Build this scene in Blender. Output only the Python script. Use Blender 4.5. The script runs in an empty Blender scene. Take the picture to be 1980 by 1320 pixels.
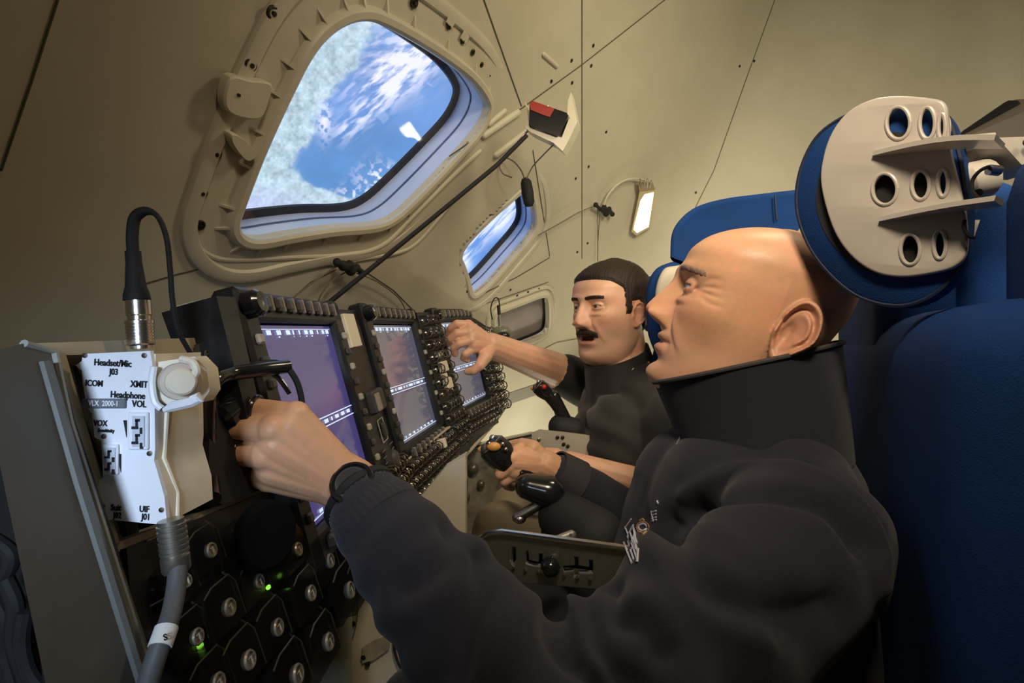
import bpy, bmesh, math, random
import numpy as np
from mathutils import Vector as V, Matrix, noise as mn
random.seed(7)
sc = bpy.context.scene
COL = sc.collection
# ---------------------------------------------------------------- camera, light, exposure
F = 1000.0
cam_d = bpy.data.cameras.new('camera'); cam_d.sensor_width = 36; cam_d.lens = 36*F/1980; cam_d.clip_start = .01
cam = bpy.data.objects.new('camera', cam_d); COL.objects.link(cam)
cam.rotation_euler = (math.pi/2, 0, 0); sc.camera = cam
cam_d.dof.use_dof = False
sc.view_settings.view_transform = 'Standard'; sc.view_settings.look = 'None'
sc.view_settings.gamma = 1; sc.view_settings.exposure = 0.0
w = bpy.data.worlds.new('world'); sc.world = w; w.use_nodes = True
w.node_tree.nodes['Background'].inputs[0].default_value = (.7, .75, 1, 1)
w.node_tree.nodes['Background'].inputs[1].default_value = 0.02

def area(name, loc, target, sx, sy, power, col, spread=180):
    d = bpy.data.lights.new(name, 'AREA'); d.shape = 'RECTANGLE'; d.size = sx; d.size_y = sy
    d.energy = power; d.color = col; d.spread = math.radians(spread)
    o = bpy.data.objects.new(name, d); COL.objects.link(o); o.location = loc
    o.rotation_euler = (V(target)-V(loc)).to_track_quat('-Z', 'Y').to_euler()
    return o
LAMPS = [  # the cabin's overhead strip and aft work lamp, outside the frame; the rest are added
    area('cabin_light_overhead', (.50, .70, .74), (.30, 1.15, -.1), .28, .08, 2.9, (1, .83, .58)),
    area('cabin_light_aft', (.70, .05, .60), (.88, 1.45, .12), .25, .2, 4.7, (1, .89, .68), 96),
    area('added_key_light', (.12, .04, .55), (.20, .95, -.05), .16, .10, 1.85, (1, .81, .60), 92),  # added key light for the near head
    area('added_low_light', (.20, 1.62, -.55), (.02, 1.78, -.15), .25, .08, 1.6, (1, .92, .72)),  # added to brighten the lower far wall
    area('added_fill_port', (-.15, -.24, .07), (-.262, .32, -.10), .10, .10, .22, (.62, .78, 1), 46),  # added cool fill for the white audio box
]
# ---------------------------------------------------------------- geometry helpers
def ray(px, py): return V(((px-990)/F, 1.0, (660-py)/F))
def P(px, py, d): return ray(px, py)*d
def px_of(p): return (990+F*p[0]/p[1], 660-F*p[2]/p[1])
WM = {}; LAST = [None]
def empty(name, label, cat, mat=None, group=None):
    o = bpy.data.objects.new(name, None); COL.objects.link(o); o.empty_display_size = .02
    m = mat if isinstance(mat, Matrix) else Matrix.Translation(V(mat) if mat is not None else V((0, 0, 0)))
    o.matrix_world = m; WM[o.name] = m.copy()
    o['label'] = label; o['category'] = cat
    if group: o['group'] = group
    return o
def tag(o, label, cat, group=None, kind=None):
    if label: o['label'] = label
    if cat: o['category'] = cat
    if group: o['group'] = group
    if kind: o['kind'] = kind
    return o
def struct(o, label=None, cat=None):
    o['kind'] = 'structure'
    if label: o['label'] = label
    if cat: o['category'] = cat
    return o
class MB:
    def __init__(s): s.v = []; s.f = []
    def add(s, vs, fs):
        n = len(s.v); s.v += [V(v) for v in vs]; s.f += [tuple(i+n for i in f) for f in fs]; return s
    def box(s, c, size, m=None, bev=0):
        c = V(c); h = V(size)/2
        if bev > 0:
            b = min(bev, min(h)*.95); vs = []
            for sx in (-1, 1):
                for sy in (-1, 1):
                    for sz in (-1, 1):
                        vs += [V((sx*h.x, sy*(h.y-b), sz*(h.z-b))), V((sx*(h.x-b), sy*h.y, sz*(h.z-b))), V((sx*(h.x-b), sy*(h.y-b), sz*h.z))]
            def idx(sx, sy, sz, k): return ((sx > 0)*4+(sy > 0)*2+(sz > 0))*3+k
            fs = [[idx(sx, -1, -1, 0), idx(sx, 1, -1, 0), idx(sx, 1, 1, 0), idx(sx, -1, 1, 0)] for sx in (-1, 1)]
            fs += [[idx(-1, sy, -1, 1), idx(1, sy, -1, 1), idx(1, sy, 1, 1), idx(-1, sy, 1, 1)] for sy in (-1, 1)]
            fs += [[idx(-1, -1, sz, 2), idx(1, -1, sz, 2), idx(1, 1, sz, 2), idx(-1, 1, sz, 2)] for sz in (-1, 1)]
            for a in (-1, 1):
                for b_ in (-1, 1):
                    fs.append([idx(-1, a, b_, 1), idx(1, a, b_, 1), idx(1, a, b_, 2), idx(-1, a, b_, 2)])
                    fs.append([idx(a, -1, b_, 0), idx(a, 1, b_, 0), idx(a, 1, b_, 2), idx(a, -1, b_, 2)])
                    fs.append([idx(a, b_, -1, 0), idx(a, b_, 1, 0), idx(a, b_, 1, 1), idx(a, b_, -1, 1)])
                    for c_ in (-1, 1): fs.append([idx(a, b_, c_, k) for k in range(3)])
        else:
            vs = [V((sx*h.x, sy*h.y, sz*h.z)) for sx in (-1, 1) for sy in (-1, 1) for sz in (-1, 1)]
            fs = [(0, 1, 3, 2), (4, 6, 7, 5), (0, 4, 5, 1), (2, 3, 7, 6), (0, 2, 6, 4), (1, 5, 7, 3)]
        vs = [v+c for v in vs]
        if m is not None: vs = [m @ v for v in vs]
        return s.add(vs, fs)
    def prism(s, pts, ext):
        n = len(pts); e = V(ext); vs = [V(p) for p in pts]+[V(p)+e for p in pts]
        return s.add(vs, [tuple(range(n)), tuple(range(2*n-1, n-1, -1))]+[(i, (i+1) % n, (i+1) % n+n, i+n) for i in range(n)])
    def tube(s, pts, r, n=10, caps=True, flat=None):
        pts = [V(p) for p in pts]; k = len(pts)
        rs = r if isinstance(r, (list, tuple)) else [r]*k
        t0 = (pts[1]-pts[0]).normalized(); a = t0.orthogonal().normalized(); vs = []
        for i, p in enumerate(pts):
            t = (pts[min(i+1, k-1)]-pts[max(i-1, 0)]).normalized()
            a = (a-t*a.dot(t)).normalized(); b = t.cross(a)
            for j in range(n):
                th = 2*math.pi*j/n
                vs.append(p+(a*math.cos(th)+b*math.sin(th))*rs[i])
        fs = [(i*n+j, i*n+(j+1) % n, (i+1)*n+(j+1) % n, (i+1)*n+j) for i in range(k-1) for j in range(n)]
        if caps: fs += [tuple(range(n))[::-1], tuple(range((k-1)*n, k*n))]
        return s.add(vs, fs)
    def lathe(s, prof, m, n=24):   # prof: (r, z) list, around local z
        vs = []; k = len(prof)
        for r, z in prof:
            for j in range(n):
                th = 2*math.pi*j/n; vs.append(m @ V((max(r, 1e-5)*math.cos(th), max(r, 1e-5)*math.sin(th), z)))
        fs = [(i*n+j, i*n+(j+1) % n, (i+1)*n+(j+1) % n, (i+1)*n+j) for i in range(k-1) for j in range(n)]
        fs += [tuple(range(n))[::-1], tuple(range((k-1)*n, k*n))]
        return s.add(vs, fs)
    def ell(s, c, r, m=None, n=16, k=10):   # ellipsoid
        c = V(c); r = V(r) if not isinstance(r, (int, float)) else V((r, r, r)); vs = []
        for i in range(k+1):
            ph = math.pi*i/k
            for j in range(n):
                th = 2*math.pi*j/n
                q = V((r.x*math.sin(ph)*math.cos(th), r.y*math.sin(ph)*math.sin(th), r.z*math.cos(ph)))
                if m is not None: q = m @ q
                vs.append(q+c)
        return s.add(vs, [(i*n+j, (i+1)*n+j, (i+1)*n+(j+1) % n, i*n+(j+1) % n) for i in range(k) for j in range(n)])
    def cap(s, a, b, ra, rb, n=14):  # tapered capsule
        a = V(a); b = V(b); t = (b-a).normalized(); pts = []; rs = []
        for k in range(6):
            th = math.pi/2*k/6; pts.append(a-t*ra*math.cos(th)); rs.append(max(ra*math.sin(th), 1e-4))
        for k in range(5): pts.append(a.lerp(b, k/4)); rs.append(ra+(rb-ra)*k/4)
        for k in range(1, 7):
            th = math.pi/2*k/6; pts.append(b+t*rb*math.sin(th)); rs.append(max(rb*math.cos(th), 1e-4))
        return s.tube(pts, rs, n)
    def build(s, name, mat, parent=None, world=True, smooth=True, ang=35):
        me = bpy.data.meshes.new(name)
        vs = s.v
        if world and parent is not None:
            inv = WM[parent.name].inverted(); vs = [inv @ v for v in vs]
        me.from_pydata([tuple(v) for v in vs], [], s.f)
        bm = bmesh.new(); bm.from_mesh(me)
        bmesh.ops.recalc_face_normals(bm, faces=bm.faces)
        bm.to_mesh(me); bm.free()
        return finish(name, me, mat, parent, smooth, ang)
def finish(name, me, mat, parent=None, smooth=True, ang=35):
    if smooth:
        me.polygons.foreach_set('use_smooth', [True]*len(me.polygons))
        if ang: me.set_sharp_from_angle(angle=math.radians(ang))
    for m in (mat if isinstance(mat, (list, tuple)) else [mat]): me.materials.append(m)
    o = bpy.data.objects.new(name, me); COL.objects.link(o); LAST[0] = o
    if parent is not None: o.parent = parent; WM[o.name] = WM[parent.name]
    else: WM[o.name] = Matrix.Identity(4)
    return o
def axes(o, x, y, z):
    m = Matrix.Identity(4)
    for i, c in enumerate((x, y, z)):
        for r in range(3): m[r][i] = c[r]
    m.translation = V(o); return m
def frame_n(o, n, up=(0, 0, 1)):     # z axis along n
    z = V(n).normalized(); x = V(up).cross(z)
    if x.length < 1e-4: x = V((1, 0, 0))
    x.normalize(); return axes(o, x, z.cross(x), z)
def spline(pts, n=8, closed=False):
    pts = [V(p) for p in pts]; k = len(pts); out = []
    for i in range(k if closed else k-1):
        if closed: p = [pts[(i+j-1) % k] for j in range(4)]
        else: p = [pts[max(0, min(k-1, i+j-1))] for j in range(4)]
        for s in range(n):
            t = s/n
            out.append(.5*((2*p[1])+(p[2]-p[0])*t+(2*p[0]-5*p[1]+4*p[2]-p[3])*t*t+(3*p[1]-p[0]-3*p[2]+p[3])*t**3))
    if not closed: out.append(pts[-1])
    return out
def text_mb(txt, size, m, depth=.0002, mb=None):
    cu = bpy.data.curves.new('t', 'FONT'); cu.body = txt; cu.size = size; cu.align_x = 'CENTER'; cu.align_y = 'CENTER'
    cu.extrude = depth; cu.resolution_u = 3; cu.offset = size*.022
    o = bpy.data.objects.new('t', cu); COL.objects.link(o)
    bpy.context.view_layer.update()
    me = o.to_mesh(); mb = mb or MB()
    mb.add([m @ v.co for v in me.vertices], [tuple(p.vertices) for p in me.polygons])
    o.to_mesh_clear(); bpy.data.objects.remove(o); bpy.data.curves.remove(cu)
    return mb
def plate_mesh(outer, holes, depth, bevel=0, sub=0):   # 2-D outline with holes, centred on z=0, returns verts, faces
    cu = bpy.data.curves.new('c', 'CURVE'); cu.dimensions = '2D'; cu.fill_mode = 'BOTH'; cu.extrude = depth/2-bevel; cu.bevel_depth = bevel; cu.bevel_resolution = 2
    if bevel: cu.offset = -bevel
    for loop in [outer]+holes:
        sp = cu.splines.new('POLY'); sp.points.add(len(loop)-1); sp.use_cyclic_u = True
        for i, q in enumerate(loop): sp.points[i].co = (q[0], q[1], 0, 1)
    o = bpy.data.objects.new('c', cu); COL.objects.link(o); bpy.context.view_layer.update()
    me = bpy.data.meshes.new_from_object(o.evaluated_get(bpy.context.evaluated_depsgraph_get()))
    bpy.data.objects.remove(o); bpy.data.curves.remove(cu)
    bm = bmesh.new(); bm.from_mesh(me); bmesh.ops.remove_doubles(bm, verts=bm.verts, dist=1e-6)
    if sub:
        bmesh.ops.triangulate(bm, faces=bm.faces)
        for _ in range(sub):
            bmesh.ops.subdivide_edges(bm, edges=[e for e in bm.edges if e.calc_length() > .012], cuts=1)
            bmesh.ops.triangulate(bm, faces=bm.faces)
    bm.to_mesh(me); bm.free()
    vs = [v.co.copy() for v in me.vertices]; fs = [tuple(p.vertices) for p in me.polygons]
    bpy.data.meshes.remove(me); return vs, fs
def remesh(mb, voxel, smooth=4, lap=None):
    me = bpy.data.meshes.new('r'); me.from_pydata([tuple(v) for v in mb.v], [], mb.f)
    bm = bmesh.new(); bm.from_mesh(me)
    bmesh.ops.remove_doubles(bm, verts=bm.verts, dist=1e-5); bmesh.ops.recalc_face_normals(bm, faces=bm.faces); bm.to_mesh(me); bm.free()
    o = bpy.data.objects.new('r', me); COL.objects.link(o)
    m = o.modifiers.new('r', 'REMESH'); m.mode = 'VOXEL'; m.voxel_size = voxel; m.use_smooth_shade = True
    if smooth:
        s = o.modifiers.new('s', 'SMOOTH'); s.iterations = smooth; s.factor = .5
    bpy.context.view_layer.update()
    out = bpy.data.meshes.new_from_object(o.evaluated_get(bpy.context.evaluated_depsgraph_get()))
    bpy.data.objects.remove(o); bpy.data.meshes.remove(me)
    return out
def co_np(me):
    a = np.empty(len(me.vertices)*3); me.vertices.foreach_get('co', a); return a.reshape(-1, 3)
def no_np(me):
    a = np.empty(len(me.vertices)*3); me.vertices.foreach_get('normal', a); return a.reshape(-1, 3)
def set_co(me, a): me.vertices.foreach_set('co', a.ravel()); me.update()
def set_col(me, cols):   # per-vertex colours: the thing's own colours
    at = me.color_attributes.new('Col', 'FLOAT_COLOR', 'POINT')
    c = np.ones((len(me.vertices), 4)); c[:, :3] = cols; at.data.foreach_set('color', c.ravel())
def to_parent(me, parent):
    if parent is not None: me.transform(WM[parent.name].inverted())
def vnoise(x, y, seed=0):
    xi = np.floor(x).astype(int); yi = np.floor(y).astype(int); fx = x-xi; fy = y-yi
    fx = fx*fx*(3-2*fx); fy = fy*fy*(3-2*fy)
    def h(a, b):
        n = (a*374761393+b*668265263+seed*974711) & 0x7fffffff
        n = ((n ^ (n >> 13))*1274126177) & 0x7fffffff
        return ((n ^ (n >> 16)) & 0xffff)/65535.0
    return (h(xi, yi)*(1-fx)+h(xi+1, yi)*fx)*(1-fy)+(h(xi, yi+1)*(1-fx)+h(xi+1, yi+1)*fx)*fy
def fbm(x, y, seed=0, o=5):
    s = 0; a = .5
    for k in range(o): s = s+a*vnoise(x*2**k, y*2**k, seed+k); a *= .5
    return s
# ---------------------------------------------------------------- materials
MT = {}
def mat(name, col, rough=.5, metal=0, spec=.5, bump=0, bscale=200, var=0, vscale=8, trans=0, alpha=1, emit=None, estr=0, coat=0, sss=0, attr=False, stretch=None, sheen=0):
    if name in MT: return MT[name]
    m = bpy.data.materials.new(name); m.use_nodes = True; nt = m.node_tree; b = nt.nodes['Principled BSDF']
    L = nt.links.new
    b.inputs['Base Color'].default_value = (*col, 1); b.inputs['Roughness'].default_value = rough
    b.inputs['Metallic'].default_value = metal; b.inputs['Specular IOR Level'].default_value = spec
    b.inputs['Transmission Weight'].default_value = trans; b.inputs['Alpha'].default_value = alpha
    b.inputs['Coat Weight'].default_value = coat; b.inputs['Sheen Weight'].default_value = sheen
    if sss: b.inputs['Subsurface Weight'].default_value = sss; b.inputs['Subsurface Radius'].default_value = (1, .3, .15); b.inputs['Subsurface Scale'].default_value = .006
    if emit: b.inputs['Emission Color'].default_value = (*emit, 1); b.inputs['Emission Strength'].default_value = estr
    tc = nt.nodes.new('ShaderNodeTexCoord')
    src = None
    if attr:
        a = nt.nodes.new('ShaderNodeVertexColor'); a.layer_name = 'Col'; src = a.outputs[0]; L(src, b.inputs['Base Color'])
    if var:
        n = nt.nodes.new('ShaderNodeTexNoise'); n.inputs['Scale'].default_value = vscale; n.inputs['Detail'].default_value = 6; n.inputs['Roughness'].default_value = .6
        L(tc.outputs['Object'], n.inputs['Vector'])
        r = nt.nodes.new('ShaderNodeMapRange'); r.inputs['From Min'].default_value = .3; r.inputs['From Max'].default_value = .7
        r.inputs['To Min'].default_value = 1-var; r.inputs['To Max'].default_value = 1+var; L(n.outputs[0], r.inputs['Value'])
        mx = nt.nodes.new('ShaderNodeVectorMath'); mx.operation = 'MULTIPLY'
        if src: L(src, mx.inputs[0])
        else: mx.inputs[0].default_value = col
        L(r.outputs[0], mx.inputs[1]); L(mx.outputs[0], b.inputs['Base Color'])
        r2 = nt.nodes.new('ShaderNodeMapRange'); r2.inputs['To Min'].default_value = max(0, rough-.12); r2.inputs['To Max'].default_value = min(1, rough+.12)
        L(n.outputs[0], r2.inputs['Value']); L(r2.outputs[0], b.inputs['Roughness'])
    if bump:
        n = nt.nodes.new('ShaderNodeTexNoise'); n.inputs['Scale'].default_value = bscale; n.inputs['Detail'].default_value = 4
        if stretch:
            mp = nt.nodes.new('ShaderNodeMapping'); mp.inputs['Scale'].default_value = stretch
            L(tc.outputs['Object'], mp.inputs[0]); L(mp.outputs[0], n.inputs['Vector'])
        else: L(tc.outputs['Object'], n.inputs['Vector'])
        bp = nt.nodes.new('ShaderNodeBump'); bp.inputs['Strength'].default_value = bump; bp.inputs['Distance'].default_value = .001
        L(n.outputs[0], bp.inputs['Height']); L(bp.outputs[0], b.inputs['Normal'])
    MT[name] = m; return m
CREAM = mat('cream_wall', (.56, .52, .385), .55, var=.07, vscale=5, bump=.25, bscale=90)
CREAM2 = mat('cream_frame', (.58, .54, .41), .45, var=.06, vscale=12, bump=.1, bscale=200)
SEAM = mat('dark_seam', (.10, .085, .05), .8)
PCREAM = mat('console_cream', (.50, .45, .32), .5, var=.08, vscale=15)
GREYC = mat('console_grey', (.105, .108, .098), .55, var=.1, vscale=10, bump=.2, bscale=120)
BLACK = mat('black_plastic', (.012, .012, .013), .42, var=.2, vscale=60)
BLACKM = mat('matte_black', (.008, .008, .009), .75)
BLACKG = mat('gloss_black', (.012, .012, .013), .18, coat=.4)
DKGREY = mat('dark_grey', (.05, .048, .045), .5, var=.2, vscale=40)
METAL = mat('brushed_metal', (.62, .60, .57), .25, 1, bump=.1, bscale=300)
DMETAL = mat('dark_metal', (.30, .28, .24), .35, 1)
STEEL = mat('steel_plate', (.36, .36, .34), .38, .7, var=.08, vscale=30)
WHITEP = mat('white_plate', (.88, .90, .96), .4, var=.03, vscale=20)
CREAMP = mat('cream_plastic', (.84, .76, .59), .45, var=.05, vscale=25)
SMOKE = mat('smoked_plastic', (.012, .010, .008), .15, spec=.6, alpha=.5)
EDGE = mat('guard_edge', (.13, .11, .08), .3, .6)
INK = mat('black_ink', (.01, .01, .012), .7)
LINE = mat('panel_line', (.42, .41, .38), .6)
RED = mat('red_lens', (.55, .03, .02), .3, coat=.3)
ORANGE = mat('orange_cap', (.75, .35, .08), .4)
GREEN = mat('green_lamp', (.2, .6, .05), .4, emit=(.35, 1, .08), estr=4)
SCRTXT = mat('screen_text', (.5, .6, .8), .5, emit=(.6, .75, 1), estr=.9)
BLUEF = mat('blue_fabric', (.006, .042, .17), .85, spec=.25, bump=.5, bscale=900, var=.12, vscale=14)
GLASS = mat('window_glass', (1, 1, 1), .01, spec=.5, trans=1)
def glass_thin(name, col, refl):
    m = bpy.data.materials.new(name); m.use_nodes = True; nt = m.node_tree; nt.nodes.clear()
    out = nt.nodes.new('ShaderNodeOutputMaterial'); mx = nt.nodes.new('ShaderNodeMixShader'); t = nt.nodes.new('ShaderNodeBsdfTransparent'); g = nt.nodes.new('ShaderNodeBsdfGlossy')
    fr = nt.nodes.new('ShaderNodeValue'); fr.outputs[0].default_value = refl
    t.inputs[0].default_value = (*col, 1); g.inputs['Roughness'].default_value = .03
    nt.links.new(fr.outputs[0], mx.inputs[0]); nt.links.new(t.outputs[0], mx.inputs[1]); nt.links.new(g.outputs[0], mx.inputs[2]); nt.links.new(mx.outputs[0], out.inputs[0])
    return m
PANE = glass_thin('pane_glass', (.95, .97, 1), .045); PANE0 = glass_thin('outer_pane_glass', (.98, .99, 1), .008)
# ---------------------------------------------------------------- hull: planes (normal into the room, n.p + c > 0 inside)
def nrm(*a): return V(a).normalized()
def plane_at(n, px, py, d): n = V(n).normalized(); return (n, -n.dot(P(px, py, d)))
PL = {
 'left': plane_at(V((.75, -.3, -.5)), 700, 230, .80),
 'front': plane_at(V((.65, -.55, -.5)), 965, 460, 1.32),
 'right': plane_at(V((-.15, -.985, -.05)), 1250, 400, 1.75),
 'back': (V((-.1, 1, 0)), 1.3), 'side': (V((-1, -.05, -.15)), 1.75), 'ceil': (V((0, -.1, -1)), 1.35), 'low': (V((.5, 0, 1)), 1.05),
 'port': (V((1, .15, .0)), .52),
}
def hit(name, r, off=0):
    n, c = PL[name]; return r*(-(c-off)/n.dot(r)) if abs(n.dot(r)) > 1e-9 else None
def hull_t(r):
    s = 0
    for n, c in PL.values():
        q = -n.dot(r)/c
        if q > 0: s += q**22
    return s**(-1/22)
def hull(px, py, off=0):
    r = ray(px, py); t = hull_t(r); return r*t
def hull_n(px, py):
    a = hull(px, py); b = hull(px+4, py); c = hull(px, py+4)
    n = (b-a).cross(c-a).normalized()
    return n if n.dot(a) < 0 else -n
# ================================================================ HULL
W1 = [(455,430),(466,392),(497,310),(528,238),(560,170),(590,112),(620,72),(655,46),(690,36),(725,42),(785,72),(850,112),(903,152),(932,190),(935,215),(916,252),(872,302),(805,372),(760,413),(720,430),(640,436),(560,447),(500,457),(468,452)]
W2 = [(889,492),(902,468),(938,430),(978,394),(1008,370),(1020,374),(1027,400),(1029,432),(1018,456),(985,495),(945,540),(922,560),(911,562),(904,536),(894,508)]
W3 = [(957,607),(975,598),(1010,585),(1043,573),(1054,577),(1057,600),(1056,632),(1046,645),(1010,660),(985,668),(968,665),(960,640)]
def inpoly(x, y, poly):
    r = False; n = len(poly)
    for i in range(n):
        x1, y1 = poly[i]; x2, y2 = poly[(i+1) % n]
        if (y1 > y) != (y2 > y) and x < (x2-x1)*(y-y1)/(y2-y1)+x1: r = not r
    return r
def grow(poly, k):
    cx = sum(p[0] for p in poly)/len(poly); cy = sum(p[1] for p in poly)/len(poly)
    return [(cx+(x-cx)*k, cy+(y-cy)*k) for x, y in poly]
def build_hull():
    NA, NE = 420, 300
    names = {'left': 'wall_left', 'front': 'wall_front', 'right': 'wall_right', 'back': 'wall_back', 'side': 'wall_back', 'ceil': 'ceiling', 'low': 'floor', 'port': 'wall_port'}
    # denser steps straight ahead, where the photo looks
    def warp(s): return s*(.42+.58*s*s)
    az = [warp(-1+2*i/NA)*math.pi for i in range(NA+1)]
    el = [warp(-1+2*j/NE)*math.pi/2 for j in range(NE+1)]
    pts = []; px = []
    for e in el:
        for a in az:
            r = V((math.sin(a)*math.cos(e), math.cos(a)*math.cos(e), math.sin(e)))
            pts.append(r*hull_t(r))
            px.append((990+F*r.x/r.y, 660-F*r.z/r.y) if r.y > .05 else (-9999, -9999))
    holes = [grow(W1, 1.045), grow(W2, 1.05), grow(W3, 1.03)]
    mbs = {}
    for j in range(NE):
        for i in range(NA):
            q = [j*(NA+1)+i, j*(NA+1)+i+1, (j+1)*(NA+1)+i+1, (j+1)*(NA+1)+i]
            cx = sum(px[k][0] for k in q)/4; cy = sum(px[k][1] for k in q)/4
            if any(inpoly(cx, cy, h) for h in holes): continue
            c = (pts[q[0]]+pts[q[2]])/2
            best = max(PL, key=lambda k: -PL[k][0].dot(c)/PL[k][1])
            mbs.setdefault(names[best], []).append(q)
    for nm, qs in mbs.items():
        idx = {}; vs = []; fs = []
        for q in qs:
            f = []
            for k in q:
                key = tuple(round(c, 6) for c in pts[k])
                if key not in idx: idx[key] = len(vs); vs.append(pts[k])
                if idx[key] not in f: f.append(idx[key])
            if len(f) > 2: fs.append(tuple(f))
        me = bpy.data.meshes.new(nm); me.from_pydata([tuple(v) for v in vs], [], fs)
        o = finish(nm, me, CREAM, None, True, None); struct(o)
build_hull()

def ring_pts(poly, plane, n=6, off=0):
    nr, c = PL[plane]
    pts = [hit(plane, ray(*p), off) for p in poly]
    return spline(pts, n, True)
def outward(pts, nr):
    k = len(pts); c = sum(pts, V())/k; out = []
    for i in range(k):
        t = (pts[(i+1) % k]-pts[i-1]).normalized(); o = t.cross(nr)
        if o.dot(pts[i]-c) < 0: o = -o
        out.append(o.normalized())
    # smooth the directions so the offset rings stay clean
    for _ in range(6): out = [(out[i-1]+out[i]*2+out[(i+1) % k]).normalized() for i in range(k)]
    return out
def loft(pts, out, nr, prof, closed=True, keep=None):
    mb = MB(); k = len(pts); m = len(prof)
    vs = [pts[i]+out[i]*a+nr*h for a, h in prof for i in range(k)]
    fs = [(j*k+i, j*k+(i+1) % k, (j+1)*k+(i+1) % k, (j+1)*k+i) for j in range(m-1) for i in range(k)]
    return mb.add(vs, fs)
def fan(pts, nr, h):
    mb = MB(); return mb.add([p+nr*h for p in pts], [tuple(range(len(pts)))])
REVEAL = mat('window_reveal', (.66, .74, .92), .3, spec=.6)  # blue of the window's light is put into this colour
RUBBER = mat('window_seal', (.025, .026, .03), .45)
def make_window(name, poly, plane, flange, depth, lab, rib_n, ribs=True, pane=PANE, wide=None, sub=6):
    nr = PL[plane][0]
    pts = ring_pts(poly, plane, sub); out = outward(pts, nr)
    root = empty(name, lab, 'window', sum(pts, V())/len(pts)); root['kind'] = 'structure'
    f = flange
    fr = loft(pts, out, nr, [(-.001, -.004), (0, .012), (.004, .0155), (.012, .0155), (.016, .012), (.018, .005), (f*.72, .003), (f*.76, .0075), (f*.92, .0085), (f, .006), (f*1.05, -.006), (f*1.05, -.03)]).build('window_frame', CREAM2, root)
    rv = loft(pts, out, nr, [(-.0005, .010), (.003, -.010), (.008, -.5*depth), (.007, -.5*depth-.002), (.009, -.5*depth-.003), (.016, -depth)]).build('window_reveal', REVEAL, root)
    loft(pts, out, nr, [(.008, -.5*depth+.001), (.006, -.5*depth-.0005), (.006, -.5*depth-.0025), (.009, -.5*depth-.003)]).build('seal_line', mat('seal_blue', (.08, .12, .25), .4), root)
    loft(pts, out, nr, [(.016, -depth+.004), (.012, -depth+.003), (.003, -depth+.001), (.002, -depth-.004)]).build('window_seal', RUBBER, root)
    pin = [p+o*.010 for p, o in zip(pts, out)]
    fan(pin, nr, -depth-.002).build('pane', pane if not ribs else PANE0, root, smooth=False)
    if ribs: fan([p+o*.004 for p, o in zip(pts, out)], nr, -.004).build('inner_pane', pane, root, smooth=False)
    if ribs:
        k = len(pts)
        for q in range(rib_n):
            i = int(q*k/rib_n); p = pts[i]; o = out[i]; t = nr.cross(o).normalized()*.0016
            a = p+o*.015+nr*.013; b = p+o*(f*.45)+nr*.004; c = p+o*.015+nr*.003
            MB().prism([a-t, b-t, c-t], t*2).build('frame_rib', CREAM2, root, smooth=False)
    return root, pts, out, nr
win1, p1, o1, n1 = make_window('window_1', W1, 'left', .074, .082, 'large rounded four-sided hatch window showing earth above the console', 26)
win2, p2, o2, n2 = make_window('window_2', W2, 'front', .060, .064, 'second forward window seen edge-on beyond the black rod', 20, ribs=False)
# side hatch window
HATCH = mat('hatch_shade', (.33, .29, .27), .5, var=.08, vscale=20)
win3, p3, o3, n3 = make_window('window_3', W3, 'front', .036, .02, 'small covered hatch window low on the far wall behind the pointing arm', 20, ribs=False, pane=HATCH)

# bolts and nuts of window 1
def bolt(p, n, r, parent, name='bolt', m=DMETAL):
    mb = MB(); fm = frame_n(p, n)
    mb.lathe([(r, 0), (r, r*.22), (r*.82, r*.34), (r*.60, r*.30), (r*.56, r*.12), (r*.34, r*.12), (r*.32, r*.55), (r*.1, r*.6)], fm, 16)
    return mb.build(name, m, parent)
NUTM = mat('dark_nut', (.05, .045, .035), .35, .7)
for px, py, r in [(527,25,.0085),(484,125,.0085),(417,297,.0075),(390,373,.0072),(386,435,.0072),(800,5,.008),(868,50,.006),(895,78,.006),(914,101,.0055),(931,125,.005),(946,146,.005)]:
    q = hit('left', ray(px, py), .005); bolt(q, n1, r, win1, 'bolt', NUTM)
for (px, py) in [(575,447),(545,457),(600,443),(630,440),(672,440),(702,440),(735,438),(500,470)]:
    q = hit('left', ray(px, py+8), .007); bolt(q, n1, .0026, win1, 'screw', NUTM)
# latch pad and retaining clip on the frame
def pad(poly, plane, off, th, parent, name, m=CREAM2):
    n = PL[plane][0]; pts = spline([hit(plane, ray(*p), off) for p in poly], 4, True)
    mb = MB(); c = sum(pts, V())/len(pts); k = len(pts)
    vs = pts+[p+n*th for p in pts]+[p+(c-p)*.08+n*(th+.002) for p in pts]
    mb.add(vs, [(i, (i+1) % k, (i+1) % k+k, i+k) for i in range(k)]+[(i+k, (i+1) % k+k, (i+1) % k+2*k, i+2*k) for i in range(k)]+[tuple(range(2*k, 3*k))])
    return mb.build(name, m, parent)
lp = pad([(432,142),(470,148),(512,155),(508,185),(490,222),(438,215),(420,190)], 'left', .006, .012, win1, 'latch_pad')
q = hit('left', ray(462, 184), .021); MB().lathe([(.002, -.001), (.002, .001)], frame_n(q, n1), 10).build('screw_hole', NUTM, lp)
pad([(432,250),(452,256),(476,278),(482,292),(470,302),(456,296),(436,270)], 'left', .006, .014, win1, 'retaining_clip')
# rectangular access slots by the upper right of the flange
for px, py in [(866,45),(893,76)]:
    q = hit('left', ray(px+6, py-4), .0075)
    MB().box((0, 0, 0), (.020, .014, .002), frame_n(q, n1), .0008).build('nut_plate', CREAM2, win1)
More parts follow.
